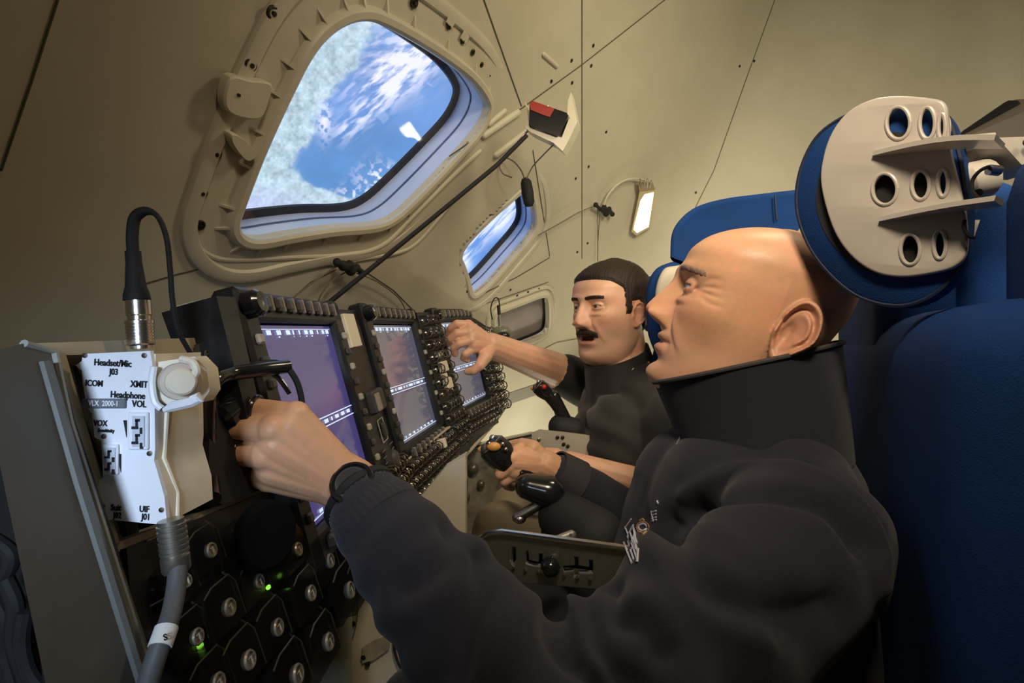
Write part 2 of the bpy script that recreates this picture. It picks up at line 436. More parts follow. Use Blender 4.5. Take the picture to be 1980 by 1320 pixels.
# bolts of window 2
for px, py in [(993,351),(970,371),(948,396),(926,419),(903,443),(882,468)]:
    q = hit('front', ray(px, py), .008); bolt(q, n2, .0042, win2, 'bolt', NUTM)
for px, py in [(869,484),(872,497),(877,512),(885,525),(892,540),(897,552),(903,562)]:
    q = hit('front', ray(px, py), .009); MB().box((0, 0, 0), (.008, .010, .007), frame_n(q, n2), .002).build('clip_nut', NUTM, win2)
for px, py in [(987,560),(1021,564),(1042,558),(1064,580),(1065,597),(1066,613),(1063,630),(1050,652),(1000,571)]:
    q = hit('front', ray(px, py), .0065); bolt(q, n3, .0035, win3, 'bolt', NUTM)

# ---------------------------------------------------------------- the projected earth view beyond the windows
def earth_color(px, py):
    x, y = px, py
    coast = np.interp(y, [20, 36, 80, 130, 170, 200, 235, 270, 290, 320, 350, 362, 375, 385, 405, 440], [745, 738, 708, 690, 652, 628, 612, 600, 581, 572, 582, 612, 650, 676, 688, 696])
    wob = (fbm(x/18, y/18, 3)-.5)*26
    land = 1/(1+np.exp(-(coast+wob-x)/3.0))
    base = np.stack([.165+0*x, .31+0*x, .66+0*x], -1)
    deep = fbm(x/120, y/90, 5)[..., None]
    g = np.clip((y-180)/240, 0, 1)[..., None]
    base = base*(1-g)+np.array([.125, .33, .66])*g
    base = base*(.62+.5*deep)
    base += np.clip((130-y)/120, 0, 1)[..., None]*np.array([.10, .12, .12])
    e = np.clip((x-800)/120, 0, 1)*np.clip((300-y)/200, 0, 1)
    base = base*(1-e[..., None]*.45)+np.array([.10, .26, .40])*e[..., None]*.45
    mot = fbm(x/14, y/14, 11)[..., None]; m2 = fbm(x/5, y/5, 17)[..., None]
    lc = np.array([.50, .64, .72])*(.60+.65*mot)+(m2-.5)*np.array([.36, .32, .28])
    lil = np.clip((430-np.hypot((x-480)*.8, (y-430)*1.6)*1.6-220)/170, 0, 1)[..., None]
    lc = lc*(1-lil*.6)+np.array([.55, .50, .90])*lil*.6
    c = base*(1-land[..., None])+lc*land[..., None]
    # islets
    d = np.exp(-(((x-627)/13)**2+((y-230)/36)**2))*np.clip((fbm(x/7, y/7, 23)-.38)*7, 0, 1)
    d += np.exp(-(((x-735)/40)**2+((y-345)/26)**2))*np.clip((fbm(x/8, y/8, 29)-.52)*9, 0, 1)
    d += np.exp(-(((x-690)/45)**2+((y-375)/16)**2))*np.clip((fbm(x/9, y/9, 31)-.50)*8, 0, 1)*.8
    # long cloud band running up to the right
    t = ((x-660)*.80-(y-240)*.60)/300; s = ((x-660)*.60+(y-240)*.80)
    st = fbm(t*9+s/22, s/9-t*2, 41)
    band = np.exp(-((s-12+30*t)/(20+30*np.clip(t, 0, 1)))**2)*np.clip(t*6+.8, 0, 1)*np.clip((1.25-t)*3, 0, 1)
    cl = band*np.clip((st-.36)*4.5, 0, 1)
    band2 = np.exp(-((s+40-20*t)/26)**2)*np.clip((fbm(t*11, s/8, 47)-.47)*6, 0, 1)*np.clip(t*3, 0, 1)
    top = np.exp(-(((x-765)/60)**2+((y-105)/60)**2))*np.clip((fbm(x/26, y/10+x/30, 53)-.42)*5, 0, 1)
    cl = np.clip(cl+band2*.8+top*.7+d, 0, 1)[..., None]
    return np.clip(c*(1-cl)+np.array([.80, .80, .96])*cl, 0, 1)
def earth2_color(px, py):
    x, y = px, py
    t = ((x-890)*.68-(y-490)*.73)/170; s = (x-890)*.73+(y-490)*.68
    c = np.array([.13, .29, .68])*(.7+.6*fbm(x/40, y/40, 61))[..., None]
    cl = np.exp(-((s-6-10*t)/13)**2)*np.clip((fbm(t*5, s/4, 67)-.28)*5, 0, 1)
    cl += np.exp(-(((x-975)/24)**2+((y-432)/24)**2))*.45
    cl += np.exp(-((s-62)/8)**2)*np.clip((fbm(t*9, s/3, 71)-.4)*4, 0, 1)*.7
    cl += np.exp(-(((x-900)/12)**2+((y-512)/14)**2))*.8
    cl = np.clip(cl, 0, 1)[..., None]
    return c*(1-cl)+np.array([.72, .78, .95])*cl
def screen_board(name, plane, poly, back, grid, fcol, lab):
    n = PL[plane][0]; up = V((0, 0, 1)); u = up.cross(n).normalized(); v = n.cross(u)
    cs = [hit(plane, ray(*p), -back) for p in poly]; c = sum(cs, V())/len(cs)
    us = [(p-c).dot(u) for p in cs]; vv = [(p-c).dot(v) for p in cs]
    e = .10; u0, u1, v0, v1 = min(us)-e, max(us)+e, min(vv)-e, max(vv)+e
    nu, nv = grid; U, W = np.meshgrid(np.linspace(u0, u1, nu), np.linspace(v0, v1, nv))
    X = c.x+U*u.x+W*v.x; Y = c.y+U*u.y+W*v.y; Z = c.z+U*u.z+W*v.z
    col = fcol(990+F*X/Y, 660-F*Z/Y)
    me = bpy.data.meshes.new(name); vs = np.stack([X, Y, Z], -1).reshape(-1, 3)
    i = np.arange(nv-1)[:, None]*nu+np.arange(nu-1)[None, :]; q = np.stack([i, i+1, i+nu+1, i+nu], -1).reshape(-1, 4)
    me.from_pydata(vs.tolist(), [], q.tolist())
    m = bpy.data.materials.new(name); m.use_nodes = True; nt = m.node_tree; nt.nodes.clear()
    a = nt.nodes.new('ShaderNodeVertexColor'); a.layer_name = 'Col'; em = nt.nodes.new('ShaderNodeEmission'); o = nt.nodes.new('ShaderNodeOutputMaterial')
    nt.links.new(a.outputs[0], em.inputs[0]); nt.links.new(em.outputs[0], o.inputs[0]); em.inputs[1].default_value = 1.3
    set_col(me, col.reshape(-1, 3))
    ob = finish(name, me, m, None, True, None); tag(ob, lab, 'screen')
    return ob
screen_board('projection_screen', 'left', W1, .16, (520, 480), earth_color, 'lit projected view of earth with cloud bands behind the large window')
screen_board('projection_screen', 'front', W2, .14, (220, 260), earth2_color, 'lit projected blue ocean view behind the small far window')

# ---------------------------------------------------------------- seams, screws and ridges of the liner
def ribbon(pts, wd, name, m=SEAM, off=.0012, parent=None):
    vs = []; ps = []
    for a, b in zip(pts[:-1], pts[1:]):
        k = max(2, int(math.hypot(b[0]-a[0], b[1]-a[1])/25))
        ps += [(a[0]+(b[0]-a[0])*i/k, a[1]+(b[1]-a[1])*i/k) for i in range(k)]
    ps.append(pts[-1]); mb = MB(); pp = [hull(*p) for p in ps]
    for i, p in enumerate(ps):
        n = hull_n(*p); t = (pp[min(i+1, len(pp)-1)]-pp[max(0, i-1)]).normalized(); s = t.cross(n).normalized()*wd/2
        vs += [pp[i]-s+n*off*.1, pp[i]-s+n*off, pp[i]+s+n*off, pp[i]+s+n*off*.1]
    fs = [(4*i+j, 4*i+j+1, 4*i+j+5, 4*i+j+4) for i in range(len(pp)-1) for j in range(3)]
    mb.add(vs, fs); o = mb.build(name, m, parent); 
    if parent is None: struct(o)
    return o
SE = [[(1125, -40), (1125, 500)], [(1300, -12), (1125, 125), (1010, 208)], [(925, -30), (960, 70), (1008, 205)], [(1505, -20), (1440, 160), (1380, 330), (1330, 430)],
      [(1010, 208), (900, 280), (868, 302)], [(1030, 290), (1062, 490), (1062, 498), (1000, 535), (925, 572)], [(118, -20), (60, 160), (2, 330)],
      [(1155, 400), (1156, 505)], [(930, 590), (1060, 545)], [(1190, 640), (1075, 662), (1030, 685)],
      [(470, 500), (340, 530), (240, 560)], [(560, 495), (620, 500), (700, 520), (760, 560), (800, 600)], [(560, 580), (600, 545), (650, 520)]]
for i, s in enumerate(SE): ribbon(s, .0022 if i < 6 else .0013, 'trim_%d' % (i+1))
for px, py in [(1147,88),(1105,117),(1143,127),(1106,160),(1066,157),(1430,128),(1458,118),(1138,322),(1113,345),(1345,372),(1136,470),(1116,487),(1172,255)]:
    q = hull(px, py); nn = hull_n(px, py)
    o = MB().lathe([(.004, -.001), (.004, .0012), (.002, .0018)], frame_n(q, nn), 10).build('trim_20', NUTM); struct(o)
# grey stripe low on the far wall
def wall_patch(pts, name, m, off=.003, parent=None):
    n = 12; mb = MB(); vs = []
    (a, b, c, d) = pts
    for i in range(n+1):
        for (p, q) in ((a, b), (d, c)):
            x = p[0]+(q[0]-p[0])*i/n; y = p[1]+(q[1]-p[1])*i/n; h = hull(x, y); vs.append(h*(1-off/h.length))
    return mb.add(vs, [(2*i, 2*i+1, 2*i+3, 2*i+2) for i in range(n)]).build(name, m, parent)
struct(wall_patch([(960, 768), (1130, 712), (1130, 732), (960, 790)], 'trim_30', mat('grey_tape', (.23, .22, .18), .6)))
# raised rounded stiffeners beside the big window and the recess by the light
for i, (a, b, r) in enumerate([((935, 262), (1000, 218), .008), ((958, 300), (1016, 256), .0075), ((945, 240), (975, 215), .006), ((1050, 105), (1076, 128), .005)]):
    q0 = hull(*a); q1 = hull(*b); nn = hull_n(*a)
    o = MB().cap(q0, q1, r, r).build('trim_%d' % (40+i), CREAM2); struct(o)
# moulded lip under the big window: a soft ledge running to the far corner
lip = [(372, 470), (430, 500), (560, 497), (680, 492), (745, 470), (800, 415), (870, 345), (930, 290)]
pts = spline([hull(*p) for p in lip], 8)
o = MB().tube(pts, [.003]+[.005]*(len(pts)-2)+[.003], 10).build('trim_50', CREAM); struct(o)
pts = spline([hull(*p) for p in [(640, 510), (700, 500), (790, 480), (850, 420), (880, 380)]], 8)
o = MB().tube(pts, .004, 8).build('trim_51', CREAM); struct(o)
# ================================================================ CONSOLE
UPV = V((-.258, 0, .966))
def fr(a, b):
    a = V(a); b = V(b); h = (b-a).normalized(); up = (UPV-h*UPV.dot(h)).normalized(); return axes(a, h, up, h.cross(up)), (b-a).length
M1, L1 = fr(P(483, 630, .5), P(632, 632, .70))
M2, L2 = fr(P(710, 629, .857), P(791, 630, 1.064))
M3, L3 = fr(P(845, 625, 1.2), P(905, 621, 1.40))
N1 = M1.to_3x3() @ V((0, 0, 1)); C1 = -N1.dot(M1.translation)
def on1(px, py, off=0): r = ray(px, py); return r*(-(C1-off)/N1.dot(r))
def onM(M, px, py, off=0):
    n = M.to_3x3() @ V((0, 0, 1)); c = -n.dot(M.translation); r = ray(px, py); return r*(-(c-off)/n.dot(r))

# housing: black slabs that carry the units
hous = empty('console_housing', 'long black instrument console shell with cream edging carrying the three displays', 'console', on1(600, 1000))
A1 = [(412,577),(645,600),(735,1062),(690,1130),(622,1240),(545,1340),(260,1420),(218,1062),(560,925),(500,860),(455,700)]
MB().prism([on1(*p, -.014) for p in A1], -N1*.05).build('main_plate', BLACK, hous, smooth=False)
ST = [(645,601,.71,.348),(692,603,.83,.328),(803,602,1.085,.338),(836,601,1.18,.335),(908,601,1.40,.307),(932,603,1.47,.280)]
sv = []; sf = []
for i, (x, y, d, vl) in enumerate(ST):
    j = min(i, 4); q0 = P(*ST[j][:3]); q1 = P(*ST[j+1][:3]); M_, _ = fr(q0, q1); n_ = M_.to_3x3() @ V((0, 0, 1))
    t = P(x, y, d); b = t-UPV*vl; sv += [t-n_*.012, b-n_*.012, b-n_*.06, t-n_*.06]
for i in range(5): sf += [(4*i+k, 4*i+(k+1) % 4, 4*i+4+(k+1) % 4, 4*i+4+k) for k in range(4)]
sf += [(0, 1, 2, 3), (20, 23, 22, 21)]
MB().add(sv, sf).build('rear_plate', BLACK, hous, smooth=False)
MB().tube([sv[4*i+1]-UPV*.003 for i in range(6)], .0045, 8).build('bottom_edge_trim', PCREAM, hous)
MB().tube([on1(*p, -.012) for p in [(712,1068),(735,1062)]]+[sv[1]], .004, 6).build('bottom_edge_trim', PCREAM, hous)
MB().tube([on1(*p, -.02) for p in [(405,577),(428,640),(452,702)]], .004, 8).build('side_trim', PCREAM, hous)

# cream frame with a deep recess for the audio box
frm = empty('console_surround', 'cream-painted frame with dark recess on the near end of the console behind the white box', 'frame', on1(200, 700))
def bar(poly, m, nm, th=.05, off=-.008): MB().prism([on1(*p, off) for p in poly], -N1*th).build(nm, m, frm, smooth=False)
bar([(46,664),(402,652),(410,700),(414,712),(404,716),(396,684),(128,686),(60,690)], PCREAM, 'top_rail', .03)
bar([(60,690),(128,686),(232,1050),(218,1070)], PCREAM, 'side_rail', .03)
bar([(222,1050),(400,985),(590,905),(602,917),(410,1000),(226,1068)], PCREAM, 'lower_rail', .03)
bar([(396,576),(408,576),(452,704),(440,706)], PCREAM, 'upper_strip', .03, -.012)
bar([(408,702),(468,690),(474,704),(412,716)], CREAMP, 'ledge', .02, .002)
MB().prism([on1(*p, -.072) for p in [(118,664),(420,664),(600,930),(215,1080)]], -N1*.02).build('recess_plate', BLACKM, frm, smooth=False)
bar([(384,664),(398,662),(404,690),(412,697),(400,712),(388,712)], DKGREY, 'latch_plate', .004, -.002)
bolt(on1(400, 685, -.001), N1, .004, frm, 'screw', DMETAL)

# dark grey pillar at the left edge
cbx = empty('cable_bundle', 'dark looped cables hanging behind the pillar at the bottom left', 'cables', P(20, 1250, .30))
MB().prism([P(*p, .33) for p in [(-260,700),(120,700),(240,1000),(320,1420),(-260,1420)]], V((0, .01, 0))).build('dark_backing', BLACKM, cbx, smooth=False)
for i, pts in enumerate([[(10,1120),(30,1170),(28,1240),(60,1330)],[(50,1180),(42,1240),(56,1300),(90,1340)],[(-10,1160),(8,1200),(5,1260),(30,1340)],[(-20,1040),(20,1070),(10,1110),(-20,1130)]]):
    MB().tube(spline([P(x, y, .30) for x, y in pts], 6), .0045, 10).build('cable', BLACKM, cbx)
pil = empty('console_pillar', 'grey sloping side pillar at the near end of the console beside the white box', 'pillar', P(150, 1000, .27))
qa, qb, qc = P(44,664,.262), P(134,820,.276), P(300,1340,.276); pn_ = (qb-qa).cross(qc-qa).normalized()
def onP(x, y, o=0): r = ray(x, y); return r*((qa.dot(pn_)+o)/r.dot(pn_))
pv = [onP(*p) for p in [(44,664),(104,682),(134,820),(300,1340),(92,1340),(0,900),(-60,690)]]
MB().prism(pv, V((-.06, .085, 0))).build('pillar_face', GREYC, pil, smooth=False)
MB().tube([onP(84,700), onP(150,930), onP(278,1340)], .0035, 8).build('pillar_rib', GREYC, pil)
MB().tube([onP(46,664), onP(104,682), onP(134,820), onP(300,1340)], .0022, 8).build('pillar_edge', mat('pillar_edge', (.34, .35, .32), .5), pil)

# ---------------- display units
SCR = mat('lcd_screen', (.012, .012, .016), .16, spec=.9, emit=(.115, .108, .16), estr=.8, coat=1)  # grey of the cabin's reflection is put into the screen glow
SCR1 = mat('lcd_screen_blue', (.012, .012, .02), .2, spec=.8, emit=(.07, .055, .21), estr=.8, coat=.6)
KEY = mat('key_cap', (.06, .055, .05), .35, var=.2, vscale=90)
KEYL = mat('key_cap_light', (.40, .37, .30), .4, var=.2, vscale=90)
def display(M, W, H, label, scr, big):
    root = empty('display_unit', label, 'display', M, group=None)
    mb = MB(); e = .013
    for c, s in (((W/2, .017, 0), (W+.062, .030, .026)), ((W/2, -H-.018, 0), (W+.062, .034, .026)), ((-.017, -H/2, 0), (.030, H+.07, .026)), ((W+.015, -H/2, 0), (.028, H+.07, .026))):
        mb.box(c, s, None, .004)
    mb.build('bezel', BLACK, root, world=False, smooth=False)
    MB().add([(0, 0, .003), (W, 0, .003), (W, -H, .003), (0, -H, .003)], [(0, 1, 2, 3)]).build('screen', scr, root, world=False, smooth=False)
    s = LAST[0]
    mb = MB(); z = .0042
    def q(x0, y0, x1, y1): mb.add([(x0, y0, z), (x1, y0, z), (x1, y1, z), (x0, y1, z)], [(0, 1, 2, 3)])
    rnd = random.Random(int(W*1e5))
    x = .02*W
    q(x, -.004, W*.98, -.0048)
    while x < W*.95:
        ww = rnd.choice([.004, .007, .010]); q(x, -.0055, x+ww, -.0105)
        if rnd.random() < .5: q(x+ww*.2, -.012, x+ww*.6, -.0135)
        x += ww+rnd.choice([.006, .012])
    yy = -H*.53; q(.0, yy, W, yy-.0012); q(.0, yy-.011, W, yy-.0122)
    x = .04*W
    while x < W*.9: ww = rnd.choice([.005, .012, .02]); q(x, yy-.0035, x+ww, yy-.008); x += ww+.009
    q(0, -H+.006, W, -H+.0048)
    x = .05*W
    while x < W*.9: ww = rnd.choice([.004, .009]); q(x, -H+.011, x+ww, -H+.0075); x += ww+.014
    mb.build('screen_text', SCRTXT, s, world=False, smooth=False)
    for k in range(8):   # soft keys above and below, ridged
        x = W*(.06+.125*k)
        for y in ((.019,), (-H-.018,)):
            MB().box((x, y[0], .0155), (W*.062, .014, .008), None, .003).build('key', KEY if k % 2 else KEY, root, world=False)
            MB().box((x+W*.042, y[0], .0145), (W*.012, .017, .010), None, .002).build('key_fence', mat('key_ridge', (.30, .27, .23), .35, .3), root, world=False)
    for k in range(9):
        y = -H*(.08+.105*k)
        MB().box((-.017, y, .0145), (.011, .010, .006), None, .002).build('key', KEYL if k % 3 == 0 else KEY, root, world=False)
        MB().box((W+.015, y, .0145), (.011, .010, .006), None, .002).build('key', KEYL if k % 2 == 0 else KEY, root, world=False)
    mb = MB(); mb.lathe([(.013, .013), (.013, .024), (.010, .028), (.003, .029)], Matrix.Translation((-.020, .016, 0)), 16); mb.build('corner_knob', BLACKG, root, world=False)
    return root
d1 = display(M1, L1, .2075, 'nearest and largest display screen, dark violet, beside the reaching hand', SCR1, 1)
d2 = display(M2, L2, .2075, 'middle display screen with bright reflection between the other two screens', SCR, 0)
d3 = display(M3, L3, .205, 'farthest display screen touched by the pointing hand', SCR, 0)
# thick outer hood left of the near display
hd = MB(); hd.prism([on1(*p, .018) for p in [(418,572),(455,574),(520,866),(488,846)]], -N1*.04); hd.build('side_hood', BLACK, d1, smooth=False)
MB().box((-.038, -.088, .022), (.012, .012, .006), None, .002).build('key', KEYL, d1, world=False)

# ---------------- switches
def far_switch(M, u, v, parent, s=1.0, kind=0):
    mb = MB()
    mb.lathe([(.0045*s, -.001), (.0045*s, .004*s), (.0025*s, .006*s)], M @ Matrix.Translation((u, v, 0)), 10)
    mb.tube([M @ V((u, v, .004*s)), M @ V((u, v+.003*s, .011*s)), M @ V((u, v+.006*s, .017*s))], [.0016*s, .0018*s, .0026*s], 7)
    t = mb.build('toggle_switch', METAL, parent)
    g = MB()
    for sx in (-.0085, .0085):
        g.tube([M @ V((u+sx*s, v-.010*s, 0)), M @ V((u+sx*s, v-.009*s, .014*s)), M @ V((u+sx*s, v-.004*s, .019*s)), M @ V((u+sx*s, v+.004*s, .019*s)), M @ V((u+sx*s, v+.009*s, .014*s)), M @ V((u+sx*s, v+.010*s, 0))], .0013*s, 6)
    g.tube([M @ V((u-.0085*s, v-.004*s, .019*s)), M @ V((u+.0085*s, v-.004*s, .019*s))], .001*s, 6)
    g.build('guard', EDGE if kind == 0 else DMETAL, t)
def seg(i):
    return fr(P(*ST[i][:3]), P(*ST[i+1][:3]))
def wbox(M, c, size, name, m, parent, bev=.001):
    return MB().box(c, size, M, bev).build(name, m, parent)
# between the near and middle displays
Ma, La = seg(0)
sp = empty('switch_panel', 'black control strip with rotary knob and boxed selector between near and middle screens', 'control panel', Ma)
wbox(Ma, (La/2-.01, -.165, -.004), (La-.015, .335, .012), 'panel_plate', BLACK, sp)
wbox(Ma, (La*.36, -.030, .004), (La*.42, .050, .006), 'cover_plate', CREAMP, sp)
wbox(Ma, (La*.5, -.140, .006), (La*.5, .034, .014), 'module_block', DKGREY, sp, .003)
wbox(Ma, (La*.36, -.141, .014), (La*.16, .026, .004), 'module_window', mat('dull_beige', (.30, .27, .2), .5), sp)
for k in range(4):
    o = [(-.5, -.5), (.5, -.5), (.5, .5), (-.5, .5)]; a = o[k]; b = o[(k+1) % 4]
    MB().tube([Ma @ V((La*.5+a[0]*.030, -.185+a[1]*.034, .004)), Ma @ V((La*.5+b[0]*.030, -.185+b[1]*.034, .004))], .0008, 5).build('outline', LINE, sp)
wbox(Ma, (La*.5, -.185, .006), (.016, .022, .006), 'selector_key', DKGREY, sp, .002)
for k in range(6):
    for j in range(2): wbox(Ma, (La*(.3+.4*j), -.212-.009*(k % 3), .004), (.020, .0012, .001), 'legend_line', LINE, sp, .0002)
for r_ in range(4):
    for c_ in range(3): far_switch(Ma, La*(.2+.28*c_), -.245-.024*r_, sp, 1.0)
MB().lathe([(.016, 0), (.016, .010), (.012, .014), (.004, .015)], Ma @ Matrix.Translation((La*.45, -.232, .002)), 18).build('rotary_knob', DKGREY, sp)
# between the middle and far displays
Mb, Lb = seg(2)
sp = empty('switch_panel', 'black strip of guarded switches with two cream square keys between middle and far screens', 'control panel', Mb)
wbox(Mb, (Lb/2, -.165, -.004), (Lb-.004, .325, .012), 'panel_plate', BLACK, sp)
for r_ in range(11):
    for c_ in range(3):
        if r_ in (4, 5, 6) and c_ == 1: continue
        far_switch(Mb, Lb*(.16+.33*c_), -.022-.027*r_, sp, 1.1, r_ % 2)
for y in (-.128, -.166): wbox(Mb, (Lb*.48, y, .010), (.034, .024, .012), 'square_key', mat('cream_key', (.78, .73, .55), .4), sp, .002)
for y in (-.100, -.147): wbox(Mb, (Lb*.48, y, .006), (.026, .010, .008), 'small_key', CREAMP, sp, .001)
# beyond the far display
Mc, Lc = seg(4)
sp = empty('switch_panel', 'guarded switch column on the far right end of the console below the pointing arm', 'control panel', Mc)
wbox(Mc, (Lc*.5, -.15, -.004), (Lc+.02, .26, .012), 'panel_plate', BLACK, sp)
for r_ in range(9):
    for c_ in range(3): far_switch(Mc, Lc*(.05+.42*c_), -.060-.026*r_, sp, 1.25, (r_+c_) % 2)
# strips under the displays
def under(i, label, v0, rows, cols, s):
    M_, L_ = seg(i)
    sp = empty('switch_panel', label, 'control panel', M_)
    wbox(M_, (L_*.5, v0-rows*.0125, -.003), (L_*.96, rows*.028, .012), 'panel_plate', BLACK, sp)
    wbox(M_, (L_*.5, v0+.016, .006), (L_*.95, .004, .010), 'rail', PCREAM if i == 1 else DMETAL, sp, .001)
    for r_ in range(rows):
        for c_ in range(cols):
            if i == 1 and (r_, c_) == (0, 7): wbox(M_, (L_*(.06+.88*c_/(cols-1)), v0, .012), (.012, .018, .016), 'indicator_block', CREAMP, sp); continue
            far_switch(M_, L_*(.06+.88*c_/(cols-1)), v0-.001-.025*r_, sp, s, (r_+c_) % 2)
under(1, 'rows of small guarded switches along the bottom edge under the middle screen', -.268, 3, 11, .95)
under(3, 'rows of small guarded switches along the bottom edge under the far screen', -.258, 2, 10, 1.0)

# near lower switch panel with smoked covers
lo = empty('breaker_panel', 'black panel of large round-topped switches under smoked covers beneath the white box', 'control panel', axes(on1(400, 1180), M1.to_3x3() @ V((1, 0, 0)), M1.to_3x3() @ V((0, 1, 0)), N1))
R1 = M1.to_3x3()
def loc1(px, py, off=0): return axes(on1(px, py, off), R1 @ V((1, 0, 0)), R1 @ V((0, 1, 0)), N1)
MB().prism([on1(*p, -.010) for p in [(226,1064),(560,930),(600,1060),(690,1075),(672,1140),(616,1235),(540,1345),(255,1420)]], N1*.006).build('panel_plate', BLACK, lo, smooth=False)
def near_switch(px, py, s=1.0, small=False, green=False):
    M = loc1(px, py, -.004)
    k = MB(); k.lathe([(.0030*s, .0095*s), (.0050*s, .0110*s), (.0056*s, .0135*s), (.0050*s, .0145*s), (.0042*s, .0145*s), (.0040*s, .0134*s), (.0005, .0132*s)], M, 22)
    kn = k.build('switch_knob', mat('knob_ring', (.32, .28, .21), .35, .4), lo)
    MB().tube([M @ V((-.0018*s, .001, .0138*s)), M @ V((0, .002*s, .0146*s)), M @ V((0, -.002*s, .0146*s)), M @ V((.0018*s, -.001, .0138*s))], .0006, 5).build('toggle_mark', mat('knob_face', (.42, .38, .28), .5), kn)
    W_, H_ = .030*s, .021*s
    # smoked cover, rounded along the top
    pr = [(-W_*.75, -H_*.55), (-W_*.75, H_*.35), (-W_*.62, H_*.70), (-W_*.35, H_*.85), (W_*.25, H_*.85), (W_*.42, H_*.55), (W_*.48, -H_*.55)]
    g = MB(); g.prism([M @ V((x, y, .0005)) for x, y in pr], N1*.0125*s); g.build('smoked_cover', SMOKE, lo, smooth=False)
    co = LAST[0]
    for z in (.0125*s,):
        MB().tube([M @ V((x, y, z)) for x, y in pr[2:]], .0006*s, 6).build('cover_edge', EDGE, co)
        MB().tube([M @ V((x+.004*s, y+.001, z*.55)) for x, y in pr[4:]], .0007*s, 6).build('cover_edge', EDGE, co)
    MB().box((0, 0, 0), (W_*1.05, .0008, .0006), M @ Matrix.Translation((-W_*.1, H_*1.15, -.002)), 0).build('legend_line', LINE, lo, smooth=False)
    for a in range(4):
        ww = [.005, .003, .006, .004][(a+int(px)) % 4]
        MB().box((0, 0, 0), (ww, .0013, .0006), M @ Matrix.Translation((-W_*.5+a*W_*.28, H_*1.0-.001, -.002)), 0).build('legend_text', mat('legend_grey', (.22, .22, .21), .7), lo, smooth=False)
for px, py, s in [(375,1072,.95),(470,1132,1.0),(405,1184,1.1),(500,1222,1.2),(568,1155,1.25),(440,1286,1.2),(532,1314,1.4),(545,1070,1.15),(598,1250,1.4),(330,1130,.8),(345,1240,.95),(380,1330,1.1),(455,1050,.9),(606,1092,1.3)]:
    near_switch(px, py, s)
for px, py in [(387,1248),(519,1135)]:
    MB().box((0, 0, 0), (.0042, .0032, .003), loc1(px, py, -.002), .0008).build('indicator_lamp', GREEN, lo)
for px, py in [(690,1098),(666,1133),(655,1075),(640,1150)]:
    near_switch(px, py, 1.55)
MB().tube([loc1(290, 1172, -.003) @ V((0, 0, 0)), loc1(322, 1154, -.003) @ V((0, 0, 0))], .0005, 5).build('legend_line', LINE, lo)
MB().tube([loc1(285, 1045, -.003) @ V((0, 0, 0)), loc1(320, 1030, -.003) @ V((0, 0, 0))], .0005, 5).build('legend_line', LINE, lo)

# round black rubber cap hanging below the hand
pc = P(512, 1035, .40)
MB().lathe([(.003, -.006), (.024, -.006), (.0265, -.003), (.0265, .004), (.023, .007), (.004, .008)], frame_n(pc, V((.86, -.40, .10))), 40).build('rubber_cap', mat('dead_black', (.003, .003, .003), .95, spec=.1))
tag(bpy.data.objects['rubber_cap'], 'round matte black cap standing over the switches below the hand', 'cap')

# ---------------- white audio control box
Yb = .300
def B(px, py, dy=0): r = ray(px, py); return r*(Yb/r.y)+V((0, dy, 0))
ax = empty('audio_control_box', 'white labelled headset and microphone control box mounted on the console', 'control box', B(270, 850))
PLT = [(160,684),(290,678),(294,700),(299,786),(300,868),(298,890),(308,925),(318,960),(323,1015),(260,1009),(195,1003),(191,930),(199,922),(196,852),(183,845),(178,800),(168,787),(160,740),(158,716),(146,706),(158,698)]
MB().prism([B(*p) for p in PLT], V((0, .003, 0))).build('face_plate', WHITEP, ax, smooth=False)
fp = LAST[0]
body = [(294,684),(294,700),(299,786),(300,868),(298,890),(308,925),(318,960),(321,1012),(200,1000),(200,700)]
bb = [B(*p, .003) for p in body]; back = [p+V((0, .044, 0)) for p in bb]
mb = MB(); n_ = len(bb); mb.add(bb+back, [tuple(range(n_)), tuple(range(2*n_-1, n_-1, -1))]+[(i, (i+1) % n_, (i+1) % n_+n_, i+n_) for i in range(n_)])
mb.build('case', CREAMP, ax, smooth=True, ang=30)
cs = LAST[0]
# raised band at the foot of the case and step near the middle
MB().tube([B(320, 1010, .010), B(316, 965, .012), B(306, 925, .010), B(298, 890, .008), B(300, 800, .010)], .0016, 8).build('case_bead', CREAMP, cs)
def T(s, px, py, size, rot=-.03, mb=None):
    m = Matrix.Translation(B(px, py, -.0004)) @ Matrix.Rotation(math.pi/2, 4, 'X') @ Matrix.Rotation(rot, 4, 'Z') @ Matrix.Diagonal((.80, 1, 1, 1))
    return text_mb(s, size, m, .0002, mb)
for s, x, y, z in [('Headset/Mic', 219, 702, 16), ('J03', 221, 719, 15), ('ICOM', 183, 741, 15), ('XMIT', 270, 743, 16), ('Headphone', 248, 764, 16), ('VOL', 270, 781, 16), ('VOX', 195, 818, 14), ('Sensitivity', 206, 832, 9), ('Suit', 225, 981, 15), ('J02', 228, 996, 14), ('UIF', 280, 984, 15), ('J01', 283, 999, 15)]:
    T(s, x, y, z*Yb/F*1.12, -.05).build('lettering', INK, fp, smooth=False)
lbl = MB().box(B(205, 779, -.0012), (.0245, .002, .0055), None, .0005).build('label_strip', mat('label_grey', (.16, .17, .2), .5), ax)
tx = MB(); T('VLX  2000-1', 207, 779, .0042, -.02, tx)
for v in tx.v: v.y -= .0022
tx.build('lettering', WHITEP, lbl, smooth=False)
